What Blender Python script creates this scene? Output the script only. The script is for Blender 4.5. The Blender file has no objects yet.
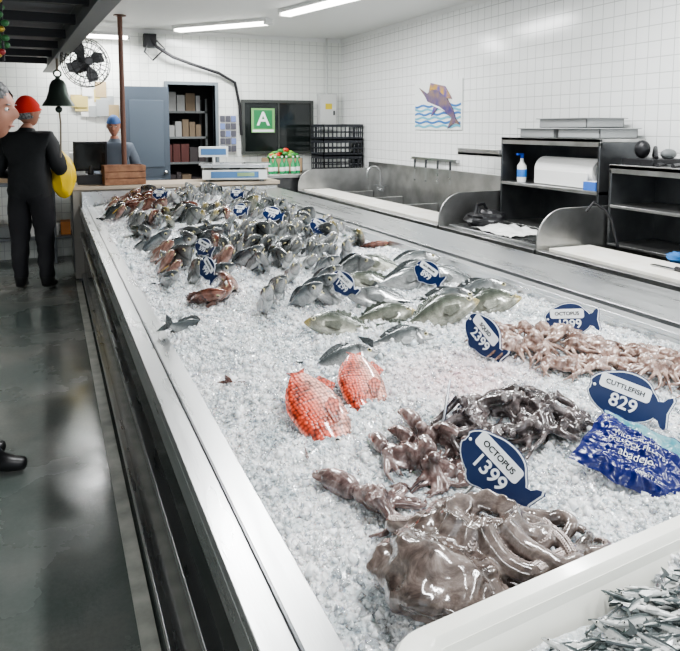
import bpy, math, random
import numpy as np
from mathutils import Vector, noise, Matrix, Euler
random.seed(7); np.random.seed(7)
R=math.radians
C=bpy.context.collection
# ------------------------------------------------------------------ materials
def _mat(name):
    m=bpy.data.materials.new(name); m.use_nodes=True
    nt=m.node_tree; return m,nt,nt.nodes['Principled BSDF']
def setp(b,**k):
    for a,v in k.items():
        a=a.replace('_',' ')
        if a in b.inputs: b.inputs[a].default_value=v
def c4(c): return (c[0],c[1],c[2],1)
def mat(name,col,rough=.5,metal=0,col2=None,nscale=8,bump=0,bscale=40,coat=0,emit=None,est=0,sss=0,contrast=(.35,.65),alpha=None,stretch=None,rough2=None):
    m,nt,b=_mat(name)
    setp(b,Base_Color=c4(col),Roughness=rough,Metallic=metal,Coat_Weight=coat,Coat_Roughness=.08)
    if sss: setp(b,Subsurface_Weight=sss,Subsurface_Radius=(.01,.008,.006),Subsurface_Scale=1.0)
    if emit: setp(b,Emission_Color=c4(emit),Emission_Strength=est)
    tc=nt.nodes.new('ShaderNodeTexCoord')
    src=tc.outputs['Object']
    if stretch:
        mp=nt.nodes.new('ShaderNodeMapping'); mp.inputs['Scale'].default_value=stretch
        nt.links.new(src,mp.inputs[0]); src=mp.outputs[0]
    if col2 is not None or rough2 is not None:
        n=nt.nodes.new('ShaderNodeTexNoise'); n.inputs['Scale'].default_value=nscale; n.inputs['Detail'].default_value=6
        nt.links.new(src,n.inputs['Vector'])
        r=nt.nodes.new('ShaderNodeMapRange'); r.inputs[1].default_value=contrast[0]; r.inputs[2].default_value=contrast[1]
        nt.links.new(n.outputs[0],r.inputs[0])
        if col2 is not None:
            x=nt.nodes.new('ShaderNodeMix'); x.data_type='RGBA'
            x.inputs[6].default_value=c4(col); x.inputs[7].default_value=c4(col2)
            nt.links.new(r.outputs[0],x.inputs[0]); nt.links.new(x.outputs[2],b.inputs['Base Color'])
        if rough2 is not None:
            q=nt.nodes.new('ShaderNodeMapRange'); q.inputs[3].default_value=rough; q.inputs[4].default_value=rough2
            nt.links.new(r.outputs[0],q.inputs[0]); nt.links.new(q.outputs[0],b.inputs['Roughness'])
    if bump:
        n=nt.nodes.new('ShaderNodeTexNoise'); n.inputs['Scale'].default_value=bscale; n.inputs['Detail'].default_value=5
        nt.links.new(src,n.inputs['Vector'])
        bp=nt.nodes.new('ShaderNodeBump'); bp.inputs['Strength'].default_value=bump; bp.inputs['Distance'].default_value=.01
        nt.links.new(n.outputs[0],bp.inputs['Height']); nt.links.new(bp.outputs[0],b.inputs['Normal'])
    return m
def tile_mat(name,axis,size=.11,col=(.84,.85,.84)):
    m,nt,b=_mat(name); setp(b,Roughness=.18)
    g=nt.nodes.new('ShaderNodeNewGeometry'); s=nt.nodes.new('ShaderNodeSeparateXYZ'); c=nt.nodes.new('ShaderNodeCombineXYZ')
    nt.links.new(g.outputs['Position'],s.inputs[0])
    nt.links.new(s.outputs[axis],c.inputs[0]); nt.links.new(s.outputs[2],c.inputs[1])
    br=nt.nodes.new('ShaderNodeTexBrick'); br.offset=0; br.squash=1
    for k,v in (('Scale',1),('Brick Width',size),('Row Height',size),('Mortar Size',.0035),('Mortar Smooth',.3),('Bias',0)): br.inputs[k].default_value=v
    br.inputs['Color1'].default_value=c4(col); br.inputs['Color2'].default_value=c4([x*.965 for x in col]); br.inputs['Mortar'].default_value=(.52,.53,.52,1)
    nt.links.new(c.outputs[0],br.inputs['Vector']); nt.links.new(br.outputs['Color'],b.inputs['Base Color'])
    inv=nt.nodes.new('ShaderNodeMath'); inv.operation='SUBTRACT'; inv.inputs[0].default_value=1
    nt.links.new(br.outputs['Fac'],inv.inputs[1])
    bp=nt.nodes.new('ShaderNodeBump'); bp.inputs['Strength'].default_value=.5; bp.inputs['Distance'].default_value=.003
    nt.links.new(inv.outputs[0],bp.inputs['Height']); nt.links.new(bp.outputs[0],b.inputs['Normal'])
    return m
def attr_mat(name,rough=.25,cell=160,edge=.45,bump=.3,coat=.5,sx=(1,1,1),nv=(.65,1.35),metal=0):
    m,nt,b=_mat(name); setp(b,Roughness=rough,Coat_Weight=coat,Coat_Roughness=.06,Metallic=metal)
    a=nt.nodes.new('ShaderNodeAttribute'); a.attribute_name='Col'
    tc=nt.nodes.new('ShaderNodeTexCoord'); mp=nt.nodes.new('ShaderNodeMapping'); mp.inputs['Scale'].default_value=sx
    nt.links.new(tc.outputs['Object'],mp.inputs[0])
    v=nt.nodes.new('ShaderNodeTexVoronoi'); v.inputs['Scale'].default_value=cell; v.inputs['Randomness'].default_value=.45
    nt.links.new(mp.outputs[0],v.inputs['Vector'])
    r=nt.nodes.new('ShaderNodeMapRange'); r.inputs[1].default_value=.25; r.inputs[2].default_value=.75; r.inputs[3].default_value=1.12; r.inputs[4].default_value=1-edge
    nt.links.new(v.outputs['Distance'],r.inputs[0])
    n=nt.nodes.new('ShaderNodeTexNoise'); n.inputs['Scale'].default_value=22; nt.links.new(tc.outputs['Object'],n.inputs['Vector'])
    r2=nt.nodes.new('ShaderNodeMapRange'); r2.inputs[3].default_value=nv[0]; r2.inputs[4].default_value=nv[1]; nt.links.new(n.outputs[0],r2.inputs[0])
    mu=nt.nodes.new('ShaderNodeMath'); mu.operation='MULTIPLY'; nt.links.new(r.outputs[0],mu.inputs[0]); nt.links.new(r2.outputs[0],mu.inputs[1])
    vm=nt.nodes.new('ShaderNodeVectorMath'); vm.operation='SCALE'; nt.links.new(a.outputs['Color'],vm.inputs[0]); nt.links.new(mu.outputs[0],vm.inputs['Scale'])
    nt.links.new(vm.outputs[0],b.inputs['Base Color'])
    bp=nt.nodes.new('ShaderNodeBump'); bp.inputs['Strength'].default_value=bump; bp.inputs['Distance'].default_value=.003; bp.invert=True
    nt.links.new(v.outputs['Distance'],bp.inputs['Height']); nt.links.new(bp.outputs[0],b.inputs['Normal'])
    return m
STEEL=mat('stainless_steel',(.56,.57,.57),.26,1,bump=.03,bscale=60,stretch=(4,.4,4),rough2=.34,nscale=5)
STEEL2=mat('worn_stainless',(.42,.42,.41),.35,1,col2=(.58,.58,.57),nscale=6,bump=.04,bscale=30)
DSTEEL=mat('dark_steel',(.09,.095,.10),.3,.8,col2=(.16,.165,.17),nscale=4)
BLACK=mat('black_plastic',(.012,.012,.014),.4)
BLKSH=mat('black_gloss',(.01,.012,.012),.12)
WHITE=mat('white_plastic',(.82,.82,.80),.35,bump=.05,bscale=200)
CREAM=mat('cream_plastic',(.80,.80,.73),.28,coat=.3)
BOARD=mat('cutting_board',(.82,.81,.76),.45,col2=(.72,.68,.60),nscale=7)
GREYP=mat('grey_plastic',(.16,.17,.17),.5)
WOOD=mat('brown_wood',(.18,.08,.04),.55,col2=(.30,.15,.08),nscale=12,stretch=(1,6,1))
PAINTW=mat('ceiling_paint',(.74,.75,.74),.6)
BLUEM=mat('tag_blue',(.005,.020,.085),.35,coat=.1)
WHT=mat('tag_white',(.85,.87,.88),.4)
LAMP=mat('lamp_diffuser',(1,1,1),.4,emit=(1,.98,.93),est=9)
SKIN=mat('skin',(.36,.17,.115),.5,col2=(.46,.24,.17),sss=.06)
# ------------------------------------------------------------------ mesh builder
class MB:
    def __init__(s): s.v=[];s.f=[];s.m=[]
    def add(s,vs,fs,m=0):
        o=len(s.v); s.v+=[tuple(v) for v in vs]; s.f+=[tuple(i+o for i in f) for f in fs]; s.m+=[m]*len(fs)
    def box(s,x0,x1,y0,y1,z0,z1,m=0,M=None):
        vs=[Vector((x,y,z)) for z in (z0,z1) for y in (y0,y1) for x in (x0,x1)]
        if M is not None: vs=[M@v for v in vs]
        s.add(vs,[(0,2,3,1),(4,5,7,6),(0,1,5,4),(2,6,7,3),(0,4,6,2),(1,3,7,5)],m)
    def tube(s,pts,rads,m=0,seg=10,caps=True):
        pts=[Vector(p) for p in pts]
        if not hasattr(rads,'__len__'): rads=[rads]*len(pts)
        n=len(pts); T=[]
        for i in range(n):
            t=pts[min(i+1,n-1)]-pts[max(i-1,0)]
            T.append(t.normalized() if t.length>1e-9 else Vector((0,0,1)))
        a=Vector((0,0,1)) if abs(T[0].z)<.9 else Vector((1,0,0))
        N=(a-T[0]*a.dot(T[0])).normalized(); vs=[]
        for i in range(n):
            N=N-T[i]*N.dot(T[i])
            if N.length<1e-6: N=T[i].orthogonal()
            N.normalize(); B=T[i].cross(N)
            for k in range(seg):
                an=2*math.pi*k/seg; vs.append(pts[i]+(N*math.cos(an)+B*math.sin(an))*rads[i])
        fs=[(i*seg+k,i*seg+(k+1)%seg,(i+1)*seg+(k+1)%seg,(i+1)*seg+k) for i in range(n-1) for k in range(seg)]
        if caps: fs+=[tuple(range(seg-1,-1,-1)),tuple((n-1)*seg+k for k in range(seg))]
        s.add(vs,fs,m)
    def cyl(s,p0,p1,r,m=0,seg=16,r2=None): s.tube([p0,p1],[r,r if r2 is None else r2],m,seg)
    def lathe(s,c,prof,m=0,seg=20,M=None):
        vs=[];c=Vector(c)
        for r,z in prof:
            for k in range(seg):
                a=2*math.pi*k/seg; v=Vector((r*math.cos(a),r*math.sin(a),z))
                if M is not None: v=M@v
                vs.append(c+v)
        n=len(prof)
        fs=[(i*seg+k,i*seg+(k+1)%seg,(i+1)*seg+(k+1)%seg,(i+1)*seg+k) for i in range(n-1) for k in range(seg)]
        fs+=[tuple(range(seg-1,-1,-1)),tuple((n-1)*seg+k for k in range(seg))]
        s.add(vs,fs,m)
    def ell(s,c,r,m=0,seg=14,rings=9,M=None,fn=None):
        if not hasattr(r,'__len__'): r=(r,r,r)
        c=Vector(c); vs=[]
        def put(u):
            v=Vector((u.x*r[0],u.y*r[1],u.z*r[2]))
            if fn: v=fn(u,v)
            if M is not None: v=M@v
            vs.append(c+v)
        put(Vector((0,0,-1)))
        for i in range(1,rings):
            ph=-math.pi/2+math.pi*i/rings
            for k in range(seg):
                a=2*math.pi*k/seg; put(Vector((math.cos(ph)*math.cos(a),math.cos(ph)*math.sin(a),math.sin(ph))))
        put(Vector((0,0,1)))
        fs=[(0,1+(k+1)%seg,1+k) for k in range(seg)]
        for i in range(rings-2):
            for k in range(seg):
                a=1+i*seg+k; b=1+i*seg+(k+1)%seg
                fs.append((a,b,b+seg,a+seg))
        t=len(vs)-1; o=1+(rings-2)*seg
        fs+=[(o+k,o+(k+1)%seg,t) for k in range(seg)]
        s.add(vs,fs,m)
    def prism(s,poly,fn,w0,w1,m=0):
        n=len(poly)
        vs=[fn(u,v,w0) for u,v in poly]+[fn(u,v,w1) for u,v in poly]
        fs=[tuple(range(n)),tuple(range(2*n-1,n-1,-1))]+[(i,i+n,(i+1)%n+n,(i+1)%n) for i in range(n)]
        s.add(vs,fs,m)
    def mesh(s,name,mats,smooth=True,ang=38):
        me=bpy.data.meshes.new(name); me.from_pydata(s.v,[],s.f)
        for x in mats: me.materials.append(x)
        me.polygons.foreach_set('material_index',s.m)
        if smooth:
            me.polygons.foreach_set('use_smooth',[True]*len(me.polygons))
            try: me.set_sharp_from_angle(angle=R(ang))
            except Exception: pass
        me.update(); return me
    def build(s,name,mats,parent=None,bevel=0,smooth=True,loc=None,rot=None,fix=True):
        me=s.mesh(name,mats,smooth)
        o=bpy.data.objects.new(name,me); C.objects.link(o)
        if fix:
            import bmesh
            bm=bmesh.new(); bm.from_mesh(me); bmesh.ops.recalc_face_normals(bm,faces=bm.faces); bm.to_mesh(me); bm.free()
        if parent: o.parent=parent
        if loc: o.location=loc
        if rot: o.rotation_euler=rot
        if bevel:
            bv=o.modifiers.new('bevel','BEVEL'); bv.width=bevel; bv.segments=2; bv.limit_method='ANGLE'; bv.angle_limit=R(40)
        return o
def empty(name,loc=(0,0,0)):
    e=bpy.data.objects.new(name,None); e.empty_display_size=.1; C.objects.link(e); e.location=loc; return e
def inst(name,me,parent,M):
    o=bpy.data.objects.new(name,me); C.objects.link(o); o.parent=parent; o.matrix_basis=M; return o
def text(name,body,size,m,parent,M,ext=.0006,sx=1):
    cu=bpy.data.curves.new(name,'FONT'); cu.body=body; cu.size=size; cu.align_x='CENTER'; cu.align_y='CENTER'; cu.extrude=ext; cu.offset=size*.018
    cu.materials.append(m); o=bpy.data.objects.new(name,cu); C.objects.link(o); o.parent=parent; o.matrix_basis=M@Matrix.Diagonal((sx,1,1,1)); return o
def sm(a,b,x):
    t=max(0,min(1,(x-a)/(b-a))); return t*t*(3-2*t)
# ------------------------------------------------------------------ ice height field
def ice_base(x,y):
    u=max(0,min(1,(x-.38)/1.52))
    z=.795+.07*u+.045*math.sin(math.pi*u)*(1+.5*sm(2.5,6.5,y))+.03*sm(3,6.5,y)*sm(0,.4,u)
    z+=noise.noise(Vector((x*2.6,y*2.2,1.3)))*.022*sm(0,.12,u)
    e=sm(0,.06,u)
    z+=noise.noise(Vector((x*7,y*7,4)))*.018*(.4+.6*e)+abs(noise.noise(Vector((x*15,y*15,9))))*.019*(.4+.6*e)+noise.noise(Vector((x*40,y*40,9)))*.007
    return z
nx,ny=210,860; gx=np.linspace(.385,1.895,nx)
gy=-.55+7.85*(np.linspace(0,1,ny)**1.25)
GZ=np.array([[ice_base(x,y) for x in gx] for y in gy])
def ice(x,y):
    i=min(max((x-gx[0])/(gx[-1]-gx[0])*(nx-1),0),nx-1.001)
    j=min(max(((max(y,-.55)+.55)/7.85)**(1/1.25)*(ny-1),0),ny-1.001)
    a,b=int(i),int(j); f,g=i-a,j-b
    return float((GZ[b,a]*(1-f)+GZ[b,a+1]*f)*(1-g)+(GZ[b+1,a]*(1-f)+GZ[b+1,a+1]*f)*g)
def ice_mat(name,chip=False):
    m,nt,b=_mat(name); setp(b,Roughness=.16 if not chip else .05,Subsurface_Weight=.3,Subsurface_Radius=(.010,.013,.016),Subsurface_Scale=1.0,IOR=1.31,Coat_Weight=.6,Coat_Roughness=.05)
    g=nt.nodes.new('ShaderNodeNewGeometry')
    n=nt.nodes.new('ShaderNodeTexNoise'); n.inputs['Scale'].default_value=8; n.inputs['Detail'].default_value=10; n.inputs['Roughness'].default_value=.75; nt.links.new(g.outputs['Position'],n.inputs['Vector'])
    v=nt.nodes.new('ShaderNodeTexVoronoi'); v.inputs['Scale'].default_value=105; nt.links.new(g.outputs['Position'],v.inputs['Vector'])
    r=nt.nodes.new('ShaderNodeValToRGB'); r.color_ramp.elements[0].position=.36; r.color_ramp.elements[0].color=(.60,.67,.70,1); r.color_ramp.elements[1].position=.53; r.color_ramp.elements[1].color=(.94,.955,.965,1)  # grey-blue clear ice; dark end also paints crevice shade into the colour
    nt.links.new(n.outputs[0],r.inputs[0])
    sep=nt.nodes.new('ShaderNodeSeparateColor'); nt.links.new(v.outputs['Color'],sep.inputs[0])
    mr=nt.nodes.new('ShaderNodeMapRange'); mr.inputs[3].default_value=.80; mr.inputs[4].default_value=1.04; nt.links.new(sep.outputs[0],mr.inputs[0])
    sc=nt.nodes.new('ShaderNodeVectorMath'); sc.operation='SCALE'; nt.links.new(r.outputs[0],sc.inputs[0]); nt.links.new(mr.outputs[0],sc.inputs['Scale'])
    d=nt.nodes.new('ShaderNodeVectorMath'); d.operation='DISTANCE'; d.inputs[1].default_value=(1.08,1.63,.87); nt.links.new(g.outputs['Position'],d.inputs[0])
    dr=nt.nodes.new('ShaderNodeMapRange'); dr.inputs[1].default_value=.28; dr.inputs[2].default_value=.05; dr.inputs[3].default_value=0; dr.inputs[4].default_value=.5; nt.links.new(d.outputs['Value'],dr.inputs[0])
    mx=nt.nodes.new('ShaderNodeMix'); mx.data_type='RGBA'; mx.inputs[7].default_value=(.88,.56,.56,1)
    nt.links.new(dr.outputs[0],mx.inputs[0]); nt.links.new(sc.outputs[0],mx.inputs[6]); nt.links.new(mx.outputs[2],b.inputs['Base Color'])
    if not chip:
        n2=nt.nodes.new('ShaderNodeTexNoise'); n2.inputs['Scale'].default_value=95; n2.inputs['Detail'].default_value=4; nt.links.new(g.outputs['Position'],n2.inputs['Vector'])
        ad=nt.nodes.new('ShaderNodeMath'); ad.operation='ADD'; nt.links.new(n2.outputs[0],ad.inputs[0]); nt.links.new(v.outputs['Distance'],ad.inputs[1])
        bp=nt.nodes.new('ShaderNodeBump'); bp.inputs['Strength'].default_value=.85; bp.inputs['Distance'].default_value=.009
        nt.links.new(ad.outputs[0],bp.inputs['Height']); nt.links.new(bp.outputs[0],b.inputs['Normal'])
    return m
ICE=ice_mat('crushed_ice'); CHIP=ice_mat('ice_chip',True)
CLEAR,_n,_b=_mat('clear_ice'); setp(_b,Base_Color=(.95,.98,1,1),Roughness=.04,IOR=1.31,Transmission_Weight=.75)
# ------------------------------------------------------------------ room shell
W=3.9; FY=9.1; CH=2.85
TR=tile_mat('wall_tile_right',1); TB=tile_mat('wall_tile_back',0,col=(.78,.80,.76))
def floor_mat():
    m,nt,b=_mat('painted_concrete')
    g=nt.nodes.new('ShaderNodeNewGeometry')
    def nz(s,det=6,ds=0):
        n=nt.nodes.new('ShaderNodeTexNoise'); n.inputs['Scale'].default_value=s; n.inputs['Detail'].default_value=det; n.inputs['Roughness'].default_value=.6; n.inputs['Distortion'].default_value=ds; nt.links.new(g.outputs['Position'],n.inputs['Vector']); return n
    a=nz(.9,9); r=nt.nodes.new('ShaderNodeValToRGB'); e=r.color_ramp.elements
    e[0].position=.34; e[0].color=(.072,.092,.084,1); e[1].position=.66; e[1].color=(.165,.165,.150,1)
    k=e.new(.5); k.color=(.115,.128,.118,1)
    nt.links.new(a.outputs[0],r.inputs[0])
    f=nz(60,8); mr=nt.nodes.new('ShaderNodeMapRange'); mr.inputs[3].default_value=.78; mr.inputs[4].default_value=1.22; nt.links.new(f.outputs[0],mr.inputs[0])
    sc=nt.nodes.new('ShaderNodeVectorMath'); sc.operation='SCALE'; nt.links.new(r.outputs[0],sc.inputs[0]); nt.links.new(mr.outputs[0],sc.inputs['Scale']); nt.links.new(sc.outputs[0],b.inputs['Base Color'])
    # wetter towards the counter
    s=nt.nodes.new('ShaderNodeSeparateXYZ'); nt.links.new(g.outputs['Position'],s.inputs[0])
    w=nz(1.4,6); ad=nt.nodes.new('ShaderNodeMath'); ad.operation='MULTIPLY_ADD'; ad.inputs[1].default_value=-.28; nt.links.new(s.outputs[0],ad.inputs[0]); nt.links.new(w.outputs[0],ad.inputs[2])
    q=nt.nodes.new('ShaderNodeMapRange'); q.inputs[1].default_value=.42; q.inputs[2].default_value=.66; q.inputs[3].default_value=.10; q.inputs[4].default_value=.40; nt.links.new(ad.outputs[0],q.inputs[0]); nt.links.new(q.outputs[0],b.inputs['Roughness'])
    bp=nt.nodes.new('ShaderNodeBump'); bp.inputs['Strength'].default_value=.12; bp.inputs['Distance'].default_value=.004; nt.links.new(f.outputs[0],bp.inputs['Height']); nt.links.new(bp.outputs[0],b.inputs['Normal'])
    return m
b=MB(); b.box(-4.2,4,-3,10.2,-.1,0); b.build('floor',[floor_mat()])
b=MB(); b.box(-4.2,4,-3,10.2,CH,CH+.1); b.build('ceiling',[PAINTW])
b=MB(); b.box(W,W+.1,-3,FY+.1,0,CH); b.build('wall_right',[TR])
b=MB()
dx0,dx1,dz=1.44,2.06,2.16
b.box(-4.2,dx0,FY,FY+.1,0,CH); b.box(dx1,W,FY,FY+.1,0,CH); b.box(dx0,dx1,FY,FY+.1,dz,CH)
b.build('wall_back',[TB])
b=MB(); b.box(-4.3,-4.2,-3,10.2,0,CH); b.build('wall_left',[mat('left_wall_paint',(.6,.6,.57),.6)])
b=MB(); b.box(-4.2,W,FY-.012,FY,CH-.05,CH); b.build('trim_back',[PAINTW])
b=MB(); b.box(W-.012,W,-3,FY,CH-.05,CH); b.build('trim_right',[PAINTW])
b=MB(); D=mat('store_room_dark',(.05,.05,.05),.8)
b.box(dx0-.3,dx1+.3,10.0,10.1,0,2.5); b.box(dx0-.35,dx0-.3,FY+.1,10,0,2.5); b.box(dx1+.3,dx1+.35,FY+.1,10,0,2.5); b.box(dx0-.3,dx1+.3,FY+.1,10,2.4,2.5)
b.build('wall_storeroom',[D])
b=MB()
b.box(dx0-.04,dx0,FY-.03,FY+.12,0,dz+.04); b.box(dx1,dx1+.04,FY-.03,FY+.12,0,dz+.04); b.box(dx0,dx1,FY-.03,FY+.12,dz,dz+.04)
b.build('door_frame',[mat('frame_paint',(.16,.19,.21),.5)])
b=MB(); b.box(0,.56,0,.045,0.01,2.12,0)
for z0,z1 in ((.2,.95),(1.1,1.95)): b.box(.07,.49,-.006,.0,z0,z1,1)
b.cyl((.50,-.06,1.03),(.50,0,1.03),.012,2); b.ell((.50,-.07,1.03),.028,2)
b.build('door_1',[mat('door_blue_grey',(.075,.095,.12),.4),mat('door_panel',(.09,.115,.145),.4),STEEL],loc=(.87,8.98,0),rot=(0,0,R(-4)),bevel=.004)
b=MB()
for z in (.35,.75,1.1,1.45,1.8): b.box(dx0+.02,dx1-.02,9.5,9.9,z,z+.03,0)
for x in (dx0+.02,dx1-.05):
    for y in (9.5,9.87): b.box(x,x+.03,y,y+.03,0,2.0,0)
random.seed(3)
for z in (.38,.78,1.13,1.48,1.83):
    x=dx0+.06
    while x<dx1-.12:
        w=random.uniform(.05,.13); h=random.uniform(.12,.26); b.box(x,x+w,9.52,9.8,z,z+h,random.choice((1,2,3,4,1,3,2))); x+=w+.012
b.build('storage_shelf',[GREYP,mat('carton',(.20,.15,.10),.7),mat('carton_dark',(.06,.05,.05),.7),mat('carton_white',(.35,.35,.34),.6),mat('carton_red',(.10,.03,.025),.6)])
# ------------------------------------------------------------------ display counter
b=MB()
Y0,Y1=-.6,7.42
b.box(.30,2.36,Y0,Y1,.05,.60,1)
b.box(.27,.285,Y0,Y1,.60,.80,2)
b.box(.285,.385,Y0,Y1,.60,.79,0)
b.box(.262,.385,Y0,Y1,.785,.812,0)
b.box(.318,.326,Y0,Y1,.812,.816,1)
b.box(.262,.275,Y0,Y1,.72,.785,0)
b.box(.255,.30,Y0,Y1,.50,.53,0)
b.box(.285,.30,Y0,Y1,.10,.50,3)
b.box(.262,.30,Y0,Y1,.06,.10,0)
b.box(.28,.30,Y0,Y1,0,.06,1)
b.box(1.895,2.36,Y0,Y1,.60,.90,0)
b.box(1.895,1.955,Y0,Y1,.90,.918,0)
b.box(1.985,2.38,Y0,Y1,.90,.924,0)
b.box(1.955,1.985,Y0,Y1,.899,.904,1)
b.box(.285,2.36,Y1-.05,Y1,.60,.95,0)
b.box(.285,2.36,Y0,Y0+.04,.60,.86,0)
b.build('fish_display_counter',[STEEL,DSTEEL,BLKSH,mat('gloss_panel',(.03,.035,.035),.12,.3)],bevel=.004)
b=MB(); b.box(.20,.254,Y0,Y1+.1,0,.012); b.build('trim_1',[mat('curb_strip',(.42,.42,.38),.4,col2=(.25,.26,.23),nscale=9)])
me=bpy.data.meshes.new('crushed_ice_bed')
jj,ii=np.meshgrid(np.arange(ny),np.arange(nx),indexing='ij')
vx=gx[ii]+np.random.uniform(-.002,.002,ii.shape)*(ii>0)*(ii<nx-1); vy=gy[jj]+np.random.uniform(-.002,.002,ii.shape); vz=GZ+np.random.normal(0,.0022,GZ.shape)
co=np.stack([vx,vy,vz],-1).reshape(-1,3)
idx=(jj*nx+ii)
q=np.stack([idx[:-1,:-1],idx[:-1,1:],idx[1:,1:],idx[1:,:-1]],-1).reshape(-1,4)
def npmesh(me,co,q):
    me.vertices.add(len(co)); me.vertices.foreach_set('co',co.astype(np.float32).ravel())
    me.loops.add(q.size); me.loops.foreach_set('vertex_index',q.ravel().astype(np.int32))
    me.polygons.add(len(q)); me.polygons.foreach_set('loop_start',np.arange(0,q.size,4,dtype=np.int32)); me.polygons.foreach_set('loop_total',np.full(len(q),4,dtype=np.int32))
    me.update(calc_edges=True); me.validate()
npmesh(me,co,q); me.materials.append(ICE)
me.polygons.foreach_set('use_smooth',[True]*len(me.polygons))
ICEO=bpy.data.objects.new('crushed_ice_bed',me); C.objects.link(ICEO)
def rot(V,a,i,j):
    c,s_=np.cos(a)[:,None],np.sin(a)[:,None]; A=V[:,:,i]*c-V[:,:,j]*s_; B=V[:,:,i]*s_+V[:,:,j]*c; V[:,:,i]=A; V[:,:,j]=B
def chips(name,px,py,pz,s,m=None):
    N=len(px)
    cube=np.array([(x,y,z) for z in (-1,1) for y in (-1,1) for x in (-1,1)],float)
    V=cube[None]*np.random.uniform(.35,1.1,(N,8,1))*np.random.uniform(.5,1.3,(N,1,3))
    ang=np.random.uniform(0,6.28,(N,3))
    rot(V,ang[:,0],0,1); rot(V,ang[:,1],1,2); rot(V,ang[:,2],0,2)
    V=V*s[:,None,None]+np.stack([px,py,pz+s*.3],-1)[:,None,:]
    F=np.array([(0,2,3,1),(4,5,7,6),(0,1,5,4),(2,6,7,3),(0,4,6,2),(1,3,7,5)])
    Q=(F[None]+(np.arange(N)*8)[:,None,None]).reshape(-1,4)
    me=bpy.data.meshes.new(name); npmesh(me,V.reshape(-1,3),Q); me.materials.append(m or CHIP)
    oc=bpy.data.objects.new(name,me); C.objects.link(oc); oc.parent=ICEO
N=50000
py=.25+(np.random.rand(N)**1.8)*4.6; px=np.random.uniform(.392,1.885,N)
pz=np.array([ice(x,y) for x,y in zip(px,py)])
s=np.random.uniform(.0014,.0042,N)*(1+.2*py); big=np.random.rand(N)<.12; s[big]*=2.0
chips('ice_chips',px,py,pz,s)
N=5000
py=.75+(np.random.rand(N)**1.6)*3.0; px=np.random.uniform(.40,1.88,N)
pz=np.array([ice(x,y) for x,y in zip(px,py)])
chips('clear_ice_chips',px,py,pz,np.random.uniform(.004,.0085,N),CLEAR)
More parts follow.
